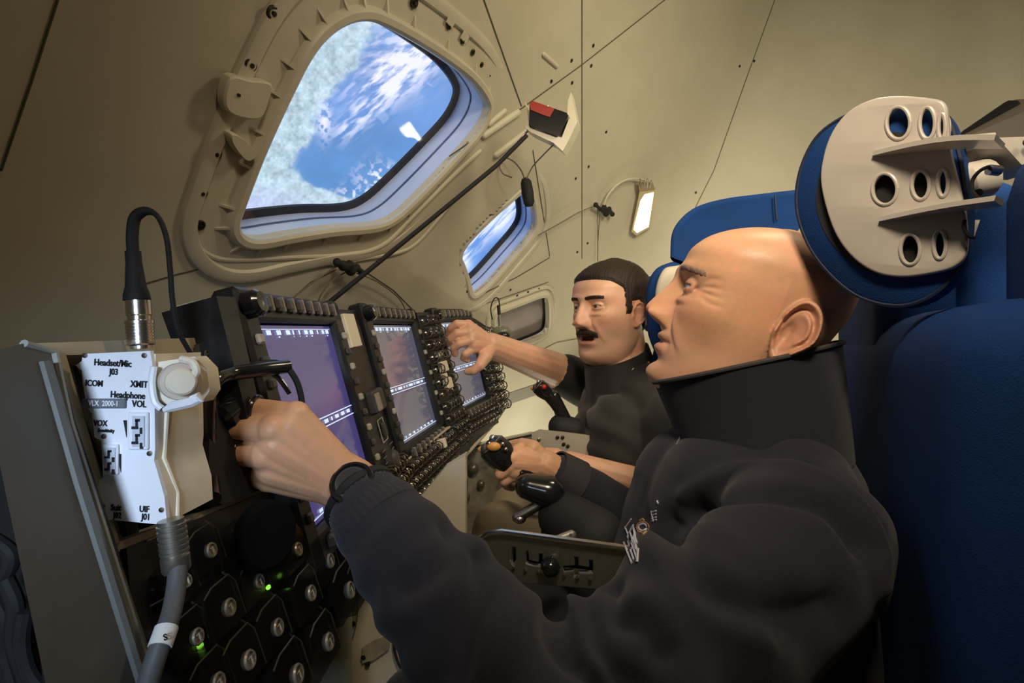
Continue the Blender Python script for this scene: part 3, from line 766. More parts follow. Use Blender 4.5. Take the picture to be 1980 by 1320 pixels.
# rotary thumb wheels seen in two slots
for (x0, y0, x1, y1) in ((252, 796, 290, 868), (203, 858, 232, 916)):
    c = (B(x0, y0)+B(x1, y1))/2; sz = B(x1, y1)-B(x0, y0)
    sl = MB().box(c+V((0, -.0012, 0)), (abs(sz.x), .002, abs(sz.z)), None, .0006).build('slot_frame', WHITEP, ax)
    MB().box(c+V((.001, -.0026, 0)), (abs(sz.x)*.62, .0012, abs(sz.z)*.82), None, .0003).build('thumb_wheel', mat('wheel_white', (.62, .65, .74), .4), sl)
    k = MB()
    for j in range(4): k.box(c+V((.001-.0015*(j % 2), -.0034, abs(sz.z)*(.30-.2*j))), (abs(sz.x)*(.22+.1*(j % 2)), .0008, abs(sz.z)*.07), None, 0); k.box(c+V((.0005+.0025*(j % 2), -.0034, abs(sz.z)*(.22-.2*j))), (.0012, .0008, abs(sz.z)*.16), None, 0)
    k.build('wheel_mark', INK, sl, smooth=False)
for (a, b, c) in (((240, 812), (246, 812), (246, 845)), ((229, 877), (235, 877), (235, 913))):
    MB().prism([B(*a, -.0003), B(*b, -.0003), B(*c, -.0003)], V((0, -.0004, 0))).build('level_wedge', INK, fp, smooth=False)
for px, py in [(165,687),(280,687),(290,876),(199,978),(313,985),(202,843)]:
    o = MB().lathe([(.0015, 0), (.0015, .0008), (.0006, .001)], frame_n(B(px, py), V((0, -1, 0))), 10).build('screw', DMETAL, fp)
# push button with bracket on the right flank
fl = V((1, -.25, .05)).normalized(); bc = B(316, 740, .018)
MB().prism([B(*p, q) for p, q in [((297,700),.004),((352,690),.012),((372,715),.014),((378,760),.014),((366,782),.012),((312,786),.006),((298,770),.002)]], V((0, .012, 0))).build('button_housing', CREAMP, ax, smooth=True, ang=50)
mb = MB().lathe([(.011, -.004), (.011, .004), (.0105, .005)], frame_n(B(340, 738, .004), V((.62, -.78, .05))), 30); mb.build('button_base', mat('button_tan', (.62, .53, .45), .5), ax)
mb = MB().lathe([(.0078, 0), (.0078, .009), (.0066, .0105), (.001, .0108)], frame_n(B(345, 738, .001), V((.62, -.78, .05))), 30); mb.build('push_button', CREAMP, ax)
MB().tube([B(*p, -.002) for p in [(372,768),(388,764),(390,770),(376,776),(340,784),(322,792)]], [.001, .0022, .0026, .003, .003, .0015], 8).build('bracket_tongue', WHITEP, ax)
MB().tube(spline([B(*p, -.001) for p in [(352,694),(374,700),(382,716),(378,726)]], 5), .0022, 8).build('bracket_arm', CREAMP, ax)
# slots on the upper face
MB().tube(spline([B(*p, -.001) for p in [(300,708),(296,740),(302,776),(316,790)]], 5), .002, 8).build('bracket_arm', WHITEP, ax)

# connectors and cables
def vprof(x, y0, y1, prof, d, dx=0):  # turned part along a nearly vertical line
    a = P(x, y1, d); b = P(x+dx, y0, d); z = (b-a); L_ = z.length
    m = frame_n(a, z, (0, 1, 0)); return [(r, t*L_) for r, t in prof], m
pf = [(.0062, 0), (.0062, .06), (.0078, .07)]
for k in range(7): pf += [(.0080, .08+.06*k), (.0080, .115+.06*k), (.0072, .12+.06*k), (.0072, .137+.06*k)]
pf += [(.0082, .50), (.0082, .56), (.0066, .58), (.0066, .66), (.0072, .68), (.0072, .97), (.0060, 1)]
pl = empty('headset_plug', 'silver knurled plug with black boot on top of the white box', 'connector', P(270, 672, .345))
p_, m_ = vprof(273, 578, 674, pf, .345, -6); MB().lathe(p_, m_, 28).build('plug_body', METAL, pl)
p_, m_ = vprof(265, 484, 580, [(.0078, 0), (.0076, .10), (.0060, .28), (.0046, .75), (.0046, .98), (.002, 1)], .345, -8); MB().lathe(p_, m_, 20).build('boot', BLACKM, pl)
cb = spline([P(258, 496, .345), P(256, 455, .345), P(262, 420, .345), P(284, 408, .345), P(306, 420, .345), P(322, 460, .345), P(329, 520, .348), P(333, 575, .35), P(342, 630, .355), P(362, 672, .365), P(385, 705, .38), P(410, 728, .40)], 8)
MB().tube(cb, [.0036 if i < 20 else .0017+.0019*max(0, (30-i)/10) for i in range(len(cb))], 10).build('cable', BLACKM, pl)
uf = empty('umbilical_connector', 'silver knurled connector and grey cable hanging below the white box', 'connector', P(335, 1015, .30))
pf = [(.0066, 0), (.0074, .05), (.0074, .30), (.0064, .32)]
for k in range(6): pf += [(.0075, .36+.1*k), (.0075, .41+.1*k), (.0067, .42+.1*k), (.0067, .45+.1*k)]
pf += [(.0067, 1)]
p_, m_ = vprof(342, 1004, 1104, pf, .296, -12); MB().lathe(p_, m_, 28).build('plug_body', mat('dull_knurl', (.40, .38, .33), .35, .9), uf)
cb = spline([P(344, 1096, .294), P(340, 1140, .288), P(330, 1190, .278), P(312, 1240, .268), P(292, 1300, .262), P(270, 1380, .258)], 6)
MB().tube(cb, .0050, 14).build('cable', mat('grey_cable', (.09, .09, .088), .6), uf)
MB().tube([P(322, 1213, .2735), P(317, 1228, .2705), P(309, 1250, .2665)], .0057, 16).build('cable_label', mat('label_white', (.72, .72, .68), .5), uf)
tx = text_mb('S', .0045, Matrix.Translation(P(320, 1232, .2640)) @ Matrix.Rotation(math.pi/2, 4, 'X') @ Matrix.Rotation(.3, 4, 'Z')); tx.build('lettering', INK, LAST[0], smooth=False)

# black grab frame and ribbed hose plug around the reaching hand
gf = empty('guard_rail', 'black bent tube guard around the plug beside the reaching hand', 'handle', on1(450, 850))
MB().tube(spline([on1(410, 965, .008), P(404, 900, .40), P(400, 820, .395), P(402, 768, .395), P(416, 736, .40), P(450, 722, .42), P(510, 714, .44), P(556, 708, .46)], 6), .0062, 12).build('tube', BLACKG, gf)
MB().tube(spline([P(410, 760, .41), P(440, 728, .42), P(500, 704, .44), P(545, 704, .455), P(570, 730, .46), P(582, 765, .462), P(585, 800, .462)], 6), .0028, 8).build('loop_cable', BLACKM, gf)
MB().tube(spline([P(430, 740, .42), P(480, 716, .43), P(530, 724, .45), P(560, 760, .46)], 6), .0022, 8).build('loop_cable', BLACKG, gf)
MB().prism([on1(*p, .002) for p in [(405,735),(560,712),(600,800),(612,905),(430,975),(404,960)]], -N1*.05).build('backing_box', BLACKM, gf, smooth=False)
hp = empty('ribbed_plug', 'black ribbed rubber plug gripped by the reaching fingers', 'connector', on1(440, 790))
a = P(418, 740, .47); b = P(455, 800, .425)
m_ = frame_n(a, b-a); L_ = (b-a).length; pf = []
for k in range(8): pf += [(.0165, L_*k/8), (.0165, L_*(k+.5)/8), (.0140, L_*(k+.55)/8), (.0140, L_*(k+.95)/8)]
MB().lathe(pf, m_, 26).build('ribbed_sleeve', mat('black_rubber', (.015, .015, .016), .4), hp)
m_ = frame_n(P(452, 792, .43), V((-.2, -.5, -.3)))
MB().lathe([(.013, 0), (.013, .012), (.009, .016), (.002, .017)], m_, 22).build('plug_tip', BLACKG, hp)
# ================================================================ PEOPLE
def tab(z, xs, ys): return np.interp(z, xs, ys)
def smoothtab(z, xs, ys):   # monotone-ish smooth table by averaging neighbours
    h = .003; return sum(np.interp(z+o, xs, ys) for o in (-2*h, -h, 0, h, 2*h))/5
def G(a, s): return np.exp(-(a/s)**2)
def head_points(kind):
    NZ, NPH = 230, 300
    t = np.linspace(0, 1, NZ); z = -.128+.2525*(.5-.5*np.cos(np.pi*t)*.55-.5*(1-2*t)*.45)
    z = -.128+(z-z.min())/(z.max()-z.min())*.253
    zw = [-.128,-.122,-.112,-.095,-.07,-.045,-.02,0,.03,.06,.085,.105,.118,.1235,.125]
    ww = [.018,.030,.042,.051,.059,.0645,.069,.0715,.0755,.0765,.070,.055,.034,.014,.001]
    zf = [-.128,-.122,-.114,-.105,-.095,-.082,-.070,-.055,-.04,-.02,0,.018,.035,.06,.085,.105,.118,.1235,.125]
    yf = [.030,.050,.066,.076,.0790,.0775,.0770,.0790,.0815,.083,.0825,.082,.088,.0865,.072,.047,.017,-.008,-.020]
    zb = [-.128,-.095,-.07,-.045,-.02,0,.03,.06,.085,.105,.118,.1235,.125]
    yb = [-.02,-.035,-.055,-.072,-.084,-.092,-.102,-.104,-.094,-.074,-.050,-.032,-.022]
    if kind == 1: ww = [a*b for a, b in zip(ww, [1.25,1.25,1.22,1.18,1.12,1.08,1.04,1.02]+[1]*7)]
    PH = np.linspace(0, 2*np.pi, NPH, endpoint=False)
    if kind == 0: zs_ = [q if q < .06 else .06+(q-.06)*.80 for q in z]; z = np.array(zs_); zw = [q if q < .06 else .06+(q-.06)*.80 for q in zw]; zf = [q if q < .06 else .06+(q-.06)*.80 for q in zf]; zb = [q if q < .06 else .06+(q-.06)*.80 for q in zb]
    # crowd the samples towards the face
    PH = PH-.55*np.sin(PH)*.6
    Z = np.repeat(z[:, None], NPH, 1); C = np.cos(PH)[None, :]; S = np.sin(PH)[None, :]
    W_ = smoothtab(Z, zw, ww); YF = smoothtab(Z, zf, yf); YB = smoothtab(Z, zb, yb)
    yc = tab(Z, [-.128, -.08, 0, .1], [.012, .005, -.012, -.018])
    n = tab(Z, [-.128, -.05, 0, .06, .125], [2.0, 2.15, 2.45, 2.4, 2.0])
    e = 2/n
    X = W_*np.sign(S)*np.abs(S)**e
    Y = np.where(C > 0, yc+(YF-yc)*np.abs(C)**e, yc-(yc-YB)*np.abs(C)**(2/2.2))
    if kind == 0: Y = Y+.0055*G(Z+.060, .020)*(C > 0)*np.exp(-(np.abs(X)/.032)**2)
    ax_ = np.abs(X); front = np.clip((Y-.015)/.03, 0, 1)
    dy = np.zeros_like(X)
    big = 1.12 if kind == 0 else 1.0
    # nose
    if kind == 0: N = np.interp(Z, [-.042,-.040,-.038,-.034,-.031,-.028,-.025,-.021,-.0174,-.010,0,.008,.016,.024,.033,.04], [0,.0045,.0085,.0155,.0210,.0262,.0294,.0305,.0293,.0258,.0209,.0165,.0125,.0085,.0040,0])
    else: N = np.interp(Z, [-.040,-.036,-.031,-.026,-.020,-.012,0,.012,.022,.032,.04], [0,.005,.018,.0265,.0275,.0250,.0200,.0145,.0085,.004,0])
    wn = np.interp(Z, [-.036,-.026,-.015,0,.02,.035], [.0185,.0180,.0140,.0105,.0105,.012] if kind == 0 else [.0150,.0150,.0120,.0100,.0105,.012])
    dy += N*np.exp(-(ax_/wn)**2.8)
    dy += (.0100*np.exp(-((ax_-.0165)/.0066)**4)*G(Z+.0290, .0085) if kind == 0 else .0115*G(ax_-.0125, .0062)*G(Z+.0260, .0085))     # wings of the nose
    dy -= (.006 if kind == 0 else .004)*G(ax_-.0065, .0035)*G(Z+(.0395 if kind == 0 else .0335), .003)            # nostrils
    dy -= (.0085*G(ax_-.0240, .0034)*G(Z+.029, .0090) if kind == 0 else .0030*G(ax_-.0195, .0035)*G(Z+.022, .009))            # crease beside the wing
    # sockets, brows, lids
    dy -= (.0085 if kind == 0 else .0115)*G(ax_-.030, .0160)*G(Z-.0125, .0110)
    dy -= .0050*G(ax_-.016, .006)*G(Z-.012, .009)
    dy += .0045*G(ax_-.030, .020)*G(Z-.0345, .0075)+.0020*G(ax_, .015)*G(Z-.036, .009)
    dy += .0030*G(ax_-.030, .013)*G(Z+.004, .0045)-.0016*G(ax_-.031, .013)*G(Z+.010, .003)   # bag under the eye
    # cheekbone and hollow
    dy += .0035*G(ax_-.046, .014)*G(Z+.012, .016)
    sx = .0030*G(Y-.045, .02)*G(Z+.010, .018)-.0040*G(Y-.040, .022)*G(Z+.055, .022)+.0030*G(Y+.0, .03)*G(Z+.075, .018)
    # nasolabial fold
    for k in range(14):
        q = k/13; fx = .0195+.0150*q+.003*q*q; fz = -.022-.040*q
        dy -= .00085*G(ax_-fx, .0032)*G(Z-fz, .0042)*(.95 if kind == 0 else .8)
        dy += .00070*G(ax_-fx-.007, .006)*G(Z-fz, .006)
    # lips
    m = np.exp(-(ax_/.0235)**4)
    op = 0 if kind == 0 else .0065; ls = .0035 if kind == 0 else 0; Z = Z+ls
    dy += (.0046 if kind == 0 else .0055)*G(Z+.0460, .0050)*m+(.0052 if kind == 0 else .0062)*G(Z+.0625+op, .0058)*m
    dy -= (.0062*G(Z+.0540, .0019)*m if kind == 0 else .016*np.exp(-((Z+.0575)/.0050)**4)*np.exp(-(ax_/.019)**4))
    dy -= .0018*G(ax_, .0035)*G(Z+.038, .006)
    dy -= .0024*G(ax_-.0255, .004)*G(Z+.055, .006)
    dy -= .0035*G(Z+.0765+op, .0055)*np.exp(-(ax_/.020)**2)
    Z = Z-ls
    dy += (.0095 if kind == 0 else .0055)*np.exp(-(ax_/.019)**2)*G(Z+.098, .0145)
    if kind == 0:   # crow's feet and forehead lines
        for k in range(4):
            a = .012-.008*k
            for j in range(7):
                u = j/6; dy_z = .014+a*1.2*u-.002; dxx = .046+.016*u
                sx = sx-.0014*G(ax_-dxx, .0035)*G(Z-dy_z, .0016)*G(Y-.05, .03)
    Y2 = Y+dy*front; X2 = X+np.sign(X)*sx
    return X2, Y2, Z
def ear_mesh(side, sc_=1.0):
    # outline in ear plane (a = back, b = up), closed shell with rim and bowl
    na, nr = 56, 26; vs = []; vb = []
    for j in range(nr+1):
        r = j/nr
        for i in range(na):
            th = 2*math.pi*i/na; ca, sa = math.cos(th), math.sin(th)
            b = sa*.0325; a = ca*(.0215 if ca > 0 else .0160)
            if sa < -.2: a *= 1-.42*min(1, (-sa-.2)/.8); 
            a += -.0035*max(0, -sa)                                # lobe leans forward
            rim = .0068*math.exp(-((r-.86)/.105)**2)*(1 if sa > -.72 else .35)*(1.0 if not (ca < -.5 and sa < .25) else .3)
            anti = .0042*math.exp(-((r-.52)/.10)**2)*(max(0, ca*.8+.35))*(1 if sa > -.7 else .4)
            bowl = -.0125*math.exp(-(((r*ca+.22)/.33)**2+((r*sa+.12)/.36)**2))
            tragus = .0058*math.exp(-(((r*ca+.86)/.20)**2+((r*sa+.16)/.20)**2))
            groove = -.0034*math.exp(-((r-.70)/.085)**2)*(1 if sa > -.5 else .2)
            edge = -.006*max(0, (r-.93)/.07)**2
            h = .0075+rim+anti+bowl+tragus+groove+edge
            vs.append((a*r, b*r, h)); vb.append((a*r*.97, b*r*.97, min(h-.0028, .004)-.003*(1-r)))
    n = len(vs); out = []
    for (a, b, h) in vs+vb:
        a, b, h = a*sc_, b*sc_, h*sc_
        ang = .40; x = h*math.cos(ang)+(a+.014)*math.sin(ang); y = -(a+.014)*math.cos(ang)+.014+h*math.sin(ang)*.3
        t = .16; y2 = y*math.cos(t)-b*math.sin(t); z2 = b*math.cos(t)+y*math.sin(t)
        out.append(V((side*(.0665+x), y2-.012-(.028 if sc_ > 1 else 0), z2-.006)))
    fs = []
    for j in range(nr):
        for i in range(na):
            q = (j*na+i, j*na+(i+1) % na, (j+1)*na+(i+1) % na, (j+1)*na+i); fs.append(q); fs.append(tuple(n+k for k in q)[::-1])
    for i in range(na): q = (nr*na+i, nr*na+(i+1) % na); fs.append((q[0], q[1], n+q[1], n+q[0]))
    return out, fs
def head_mb(kind, M, mb):
    X, Y, Z = head_points(kind); NZ, NP = X.shape
    vs = [M @ V((X[j, i], Y[j, i], Z[j, i])) for j in range(NZ) for i in range(NP)]
    fs = [(j*NP+i, j*NP+(i+1) % NP, (j+1)*NP+(i+1) % NP, (j+1)*NP+i) for j in range(NZ-1) for i in range(NP)]
    fs += [tuple(range(NP))[::-1], tuple(range((NZ-1)*NP, NZ*NP))]
    mb.add(vs, fs)
    for s in (-1, 1):
        v, f = ear_mesh(s, 1.14 if kind == 0 else .95); mb.add([M @ q for q in v], f)
    # lids: thick caps of a sphere around each eye
    for s in (-1, 1):
        c = V((s*.0305, .0650, .0130)); R = .0146
        for (e0, e1) in (((math.radians(13 if kind == 0 else 15)), math.radians(86)), (math.radians(-60), math.radians(-11 if kind == 0 else -15))):
            vs = []; nu, nv = 18, 9
            for rr in (R, R-.0055):
                for j in range(nv+1):
                    el = e0+(e1-e0)*j/nv
                    for i in range(nu+1):
                        az = math.radians(-76+152*i/nu)
                        # lid edge follows an almond: closes towards the corners
                        f = (1-abs(math.sin(az))**2.2); el2 = el if abs(el) > math.radians(60) else (el*(.25+.75*f) if True else el)
                        vs.append(M @ (c+V((rr*math.cos(el2)*math.sin(az)*1.12, rr*math.cos(el2)*math.cos(az), rr*math.sin(el2)))))
            m_ = (nu+1)*(nv+1); fs = []
            for j in range(nv):
                for i in range(nu):
                    q = (j*(nu+1)+i, j*(nu+1)+i+1, (j+1)*(nu+1)+i+1, (j+1)*(nu+1)+i); fs.append(q); fs.append(tuple(k+m_ for k in q)[::-1])
            for j in range(nv):
                for i in (0, nu): a = j*(nu+1)+i; b = a+nu+1; fs.append((a, b, b+m_, a+m_))
            for i in range(nu):
                for j in (0, nv): a = j*(nu+1)+i; b = a+1; fs.append((a, b, b+m_, a+m_))
            mb.add(vs, fs)
def hand_mb(mb, wrist, elbow, mcp, pip, dip, tip, th, rad, rw=(.026, .024), palm_r=.013, side=None):
    """wrist, lists of 4 finger joints, th = thumb joints (4)"""
    w_ = V(wrist)
    for i in range(4):
        mb.cap(mcp[i], pip[i], rad[i]*1.10, rad[i]*1.0); mb.cap(pip[i], dip[i], rad[i]*1.0, rad[i]*.90); mb.cap(dip[i], tip[i], rad[i]*.90, rad[i]*.78)
        mb.cap(w_.lerp(V(mcp[i]), .12), mcp[i], palm_r*1.25, rad[i]*1.22)
        if i < 3:
            a = V(mcp[i]).lerp(V(mcp[i+1]), .5); mb.cap(w_.lerp(a, .15), w_.lerp(a, .93), palm_r*1.25, palm_r*.98)
        mb.ell(mcp[i], rad[i]*1.28)
    mb.cap(w_.lerp(V(th[0]), .1), th[0], palm_r*1.3, rad[0]*1.5); mb.cap(th[0], th[1], rad[0]*1.55, rad[0]*1.25); mb.cap(th[1], th[2], rad[0]*1.2, rad[0]*1.05); mb.cap(th[2], th[3], rad[0]*1.05, rad[0]*.85)
    mb.cap(w_.lerp(V(th[1]), .35), V(mcp[0]).lerp(V(th[1]), .5), palm_r, rad[0]*1.0)
def skin_colors(co, M, kind, me):
    inv = np.array(M.inverted()); L = co @ inv[:3, :3].T+inv[:3, 3]
    x, y, z = L[:, 0], L[:, 1], L[:, 2]; ax_ = np.abs(x)
    near = (np.abs(x) < .12) & (np.abs(y) < .15) & (z > -.14) & (z < .14)
    base = np.array([.69, .385, .225]) if kind == 0 else np.array([.70, .40, .26])
    c = np.tile(base, (len(co), 1))
    n1_ = np.array([mn.noise(V(p)*35) for p in co]); n2 = np.array([mn.noise(V(p)*160) for p in co]); n3 = np.array([mn.noise(V(p)*600) for p in co])
    c *= (1+.10*n1_+.09*n2+.05*n3)[:, None]
    c[:, 1] *= 1-.08*n2-.06*n1_
    f = near & (y > .02)
    def mix(mask, col, k):
        k = (k*mask)[:, None]; c[:] = c*(1-k)+np.array(col)*k
    red = G(ax_-.045, .02)*G(z+.02, .022)+G(ax_, .014)*G(z+.022, .014)*1.2
    mix(f, (.60, .24, .16), np.clip(red*.35, 0, .5))
    earm = np.clip(1.4-np.hypot(y+(.050 if kind == 0 else .02), z+.006)/.038, 0, 1)*np.clip((ax_-.066)/.008, 0, 1)*near
    mix(earm, (.66, .24, .14), .45)
    lip = np.exp(-(ax_/.0225)**4)*np.exp(-((z+.0545-(-.0035 if kind == 0 else -.003))/(.0095 if kind == 0 else .013))**4)
    mix(f & (y > .06), (.48, .17, .14), np.clip(lip*.75, 0, 1))
    st = np.exp(-((z+.075)/.035)**4)*(ax_ < .08)*(y > -.02)
    mix(near & (y > -.01), (.34, .25, .20) if kind == 1 else (.52, .33, .25), np.clip(st*.30, 0, 1)*(1-np.clip(lip, 0, 1)))
    # eyebrows are separate hair; soft shade of stubble on the shaved scalp
    if kind == 0:
        sc_ = near & (z > -.05) & (y < -.02) & (z < .055)
        mix(sc_, (.30, .22, .17), np.clip(.30*G(z, .05), 0, .3))
    if kind == 1:
        mo = f & (z < -.045) & (z > -.070) & (ax_ < .018) & (y < .078)
        mix(mo, (.12, .03, .03), .85)
    if kind == 0: mix(f, (.30, .17, .14), .62*np.clip(G(ax_-.0310, .019)*G(z-.016, .014), 0, 1))  # eye-socket shade painted into the skin colour
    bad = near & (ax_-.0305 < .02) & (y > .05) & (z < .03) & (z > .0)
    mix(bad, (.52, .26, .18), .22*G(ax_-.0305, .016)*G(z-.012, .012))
    set_col(me, np.clip(c, 0, 1))
SKIN = mat('skin', (.7, .42, .28), .42, spec=.4, attr=True, bump=.16, bscale=800, sss=.12)
EYEW = mat('eye_white', (.40, .35, .32), .15, coat=.6)
IRIS = mat('iris_blue', (.10, .17, .24), .2, coat=.5)
IRISB = mat('iris_brown', (.05, .025, .015), .2, coat=.5)
PUP = mat('pupil', (.003, .003, .003), .1, coat=1)
def eyes(M, parent, iris, look):
    for s in (-1, 1):
        c = M @ V((s*.0305, .0650, .0130)); e = MB().ell(c, .0125, None, 24, 16).build('eyeball', EYEW, parent)
        d = (M.to_3x3() @ V(look)).normalized(); fm = frame_n(c, d)
        prof = [(math.sin(a)*.0127, math.cos(a)*.0127) for a in [math.radians(q) for q in (26, 22, 16, 10.5)]]
        MB().lathe(prof[:4]+[(.0001, .01275)], fm, 24).build('iris', iris, e)
        MB().lathe([(.0024, .01255), (.0020, .01285), (.0001, .0129)], fm, 16).build('pupil', PUP, e)
def hair_patch(kind, M, parent, name, test, th, m, jit=.0012):
    X, Y, Z = head_points(kind); NZ, NP = X.shape
    dX = np.gradient(X, axis=1); 
    P3 = np.stack([X, Y, Z], -1); du = np.roll(P3, -1, 1)-np.roll(P3, 1, 1); dv = np.gradient(P3, axis=0); nn = np.cross(du, dv)
    nn /= np.linalg.norm(nn, axis=-1, keepdims=True)+1e-12
    cen = P3-np.array([0, -.01, 0]); sg = np.sign((nn*cen).sum(-1, keepdims=True)); nn *= sg
    k = test(X, Y, Z)   # 0..1 coverage
    H = th*k
    mbv = {}; mb = MB(); 
    rnd = np.random.RandomState(3)
    streak = (fbm(X*900+Y*300, Z*60+Y*140, 5, 3)-.5)*jit*2
    top = P3+nn*(H+streak*(k > .3)-.0012)[..., None]; vs = []; fs = []
    for j in range(NZ-1):
        for i in range(NP):
            i2 = (i+1) % NP
            if min(k[j, i], k[j, i2], k[j+1, i], k[j+1, i2]) > .02:
                q = []
                for a in ((j, i), (j, i2), (j+1, i2), (j+1, i)):
                    if a not in mbv: mbv[a] = len(vs); vs.append(M @ V(top[a]))
                    q.append(mbv[a])
                fs.append(tuple(q))
    mb.add(vs, fs); return mb.build(name, m, parent, ang=None)
def sstep(a, b, x): t = np.clip((x-a)/(b-a), 0, 1); return t*t*(3-2*t)

# ---------------- clothing helpers
def folds(me, fns):
    co = co_np(me); no = no_np(me)
    for f in fns: co = co+no*f(co)[:, None]
    set_co(me, co)
def seg_dist(co, a, b):
    a = np.array(a); b = np.array(b); ab = b-a; t = np.clip(((co-a) @ ab)/(ab @ ab), 0, 1); return np.linalg.norm(co-a-t[:, None]*ab, axis=1), t
def poly_dist(co, pts):
    d = np.full(len(co), 9.); 
    for a, b in zip(pts[:-1], pts[1:]): d = np.minimum(d, seg_dist(co, a, b)[0])
    return d

# ================================================================ NEAR PERSON
f1 = V((-.908, .418, 0)); tilt = math.radians(19)
up1 = (V((0, 0, 1))*math.cos(tilt)-f1*math.sin(tilt)).normalized(); fw1 = (f1*math.cos(tilt)+V((0, 0, 1))*math.sin(tilt)).normalized()
f1h = Matrix.Rotation(math.radians(10), 3, 'Z') @ f1; fw1 = (f1h*math.cos(tilt)+V((0, 0, 1))*math.sin(tilt)).normalized(); up1 = (V((0, 0, 1))*math.cos(tilt)-f1h*math.sin(tilt)).normalized()
H1 = axes(V((.279, .622, .028)), fw1.cross(up1), fw1, up1)
per = empty('person', 'bald person in a dark navy fleece gripping the plug by the near screen', 'person', V((.36, .66, -.6)))
l1 = V((.418, .908, 0))
sh1 = V((.262, .478, -.172)); el1 = V((.034, .342, -.262)); wr1 = V((-.143, .46, -.129))
shf = V((.37, .83, -.13)); elf = V((.28, .92, -.36)); wrf = V((.055, .85, -.203))
mb = MB(); head_mb(0, H1, mb)
nb = V((.305, .63, -.10))
mb.cap(H1 @ V((0, -.035, -.04)), nb, .056, .056, 24)
mb.cap(H1 @ V((0, .0, -.08)), nb+f1*.02, .045, .052, 24)
mb.cap(nb+V((0, 0, -.06)), V((.36, .67, -.52)), .06, .10, 20); mb.cap(nb+V((0, 0, -.09)), sh1+V((0, .03, -.03)), .03, .026); mb.cap(nb+V((0, 0, -.09)), shf, .034, .034)
mb.cap(sh1.lerp(el1, .15)+V((0, .01, -.015)), el1, .028, .030); mb.cap(el1, wr1, .038, .0245)
mb.cap(shf, elf, .040, .034); mb.cap(elf, wrf, .036, .025)
hipn = V((.33, .56, -.60)); hipf = V((.40, .76, -.60)); knn = V((-.10, .62, -.46)); knf = V((-.02, .86, -.42))
mb.cap(V((.36, .67, -.52)), hipn, .10, .085); mb.cap(V((.36, .67, -.52)), hipf, .10, .085)
mb.cap(hipn, knn, .078, .052); mb.cap(hipf, knf, .078, .052)
mb.cap(knn, V((-.12, .66, -.82)), .052, .035); mb.cap(knf, V((-.04, .90, -.80)), .052, .035)
# left hand reaching to the plug
mc = [P(572, 803, .437), P(528, 830, .424), P(512, 880, .424), P(520, 926, .436)]
pp_ = [P(482, 790, .437), P(448, 828, .430), P(456, 878, .432), P(478, 922, .444)]
dp = [P(462, 806, .462), P(440, 845, .456), P(452, 890, .460), P(476, 928, .468)]
tp = [P(470, 830, .478), P(462, 860, .474), P(474, 900, .478), P(494, 930, .484)]
tj = [P(600, 870, .468), P(560, 840, .482), P(510, 815, .488), P(478, 808, .486)]
hand_mb(mb, wr1, el1, mc, pp_, dp, tp, tj, [.0098, .0102, .0098, .0086], palm_r=.0150)
mb.cap(wr1, V(wr1).lerp(P(560, 870, .45), .55), .0255, .024); mb.ell(V(wr1).lerp(P(545, 870, .44), .6), (.030, .016, .030))
# right hand on the stick
mcf = [P(1000, 874, .835), P(990, 886, .825), P(988, 902, .825), P(994, 918, .83)]
ppf = [P(972, 884, .83), P(966, 900, .825), P(968, 916, .825), P(976, 930, .83)]
dpf = [P(968, 900, .85), P(966, 914, .848), P(970, 928, .848), P(980, 938, .85)]
tpf = [P(978, 908, .868), P(976, 920, .866), P(980, 932, .866), P(990, 942, .868)]
tjf = [P(1030, 868, .85), P(1010, 860, .87), P(990, 862, .885), P(976, 870, .892)]
hand_mb(mb, wrf, elf, mcf, ppf, dpf, tpf, tjf, [.0098, .0102, .0098, .0086], palm_r=.0150)
bm_ = remesh(mb, .0015, 3)
skin_colors(co_np(bm_), H1, 0, bm_); to_parent(bm_, per)
finish('body', bm_, SKIN, per, True, None)
eyes(H1, per, IRIS, (0, 1, .05))
BROW = mat('brow_grey', (.30, .19, .14), .8, bump=.6, bscale=900)
hair_patch(0, H1, per, 'eyebrow', lambda X, Y, Z: sstep(.010, .017, np.abs(X))*sstep(.064, .050, np.abs(X))*sstep(.0062, .0015, np.abs(Z-.0335+.18*np.maximum(0, np.abs(X)-.032)))*(Y > .03)*(X < 0), .0020, BROW)
hair_patch(0, H1, per, 'eyebrow', lambda X, Y, Z: sstep(.010, .017, np.abs(X))*sstep(.064, .050, np.abs(X))*sstep(.0062, .0015, np.abs(Z-.0335+.18*np.maximum(0, np.abs(X)-.032)))*(Y > .03)*(X > 0), .0024, BROW)
# rings
def torus(c, n, R, r, name, m, parent):
    fm = frame_n(c, n); pts = [fm @ V((R*math.cos(a), R*math.sin(a), 0)) for a in [2*math.pi*i/28 for i in range(29)]]
    return MB().tube(pts, r, 8).build(name, m, parent)
torus(V(mc[2]).lerp(V(pp_[2]), .78), V(pp_[2])-V(mc[2]), .0112, .0011, 'wedding_ring', mat('gold_ring', (.75, .60, .38), .22, 1), per)
torus(V(mc[0]).lerp(V(pp_[0]), .86), V(pp_[0])-V(mc[0]), .0112, .0020, 'black_ring', BLACKG, per)
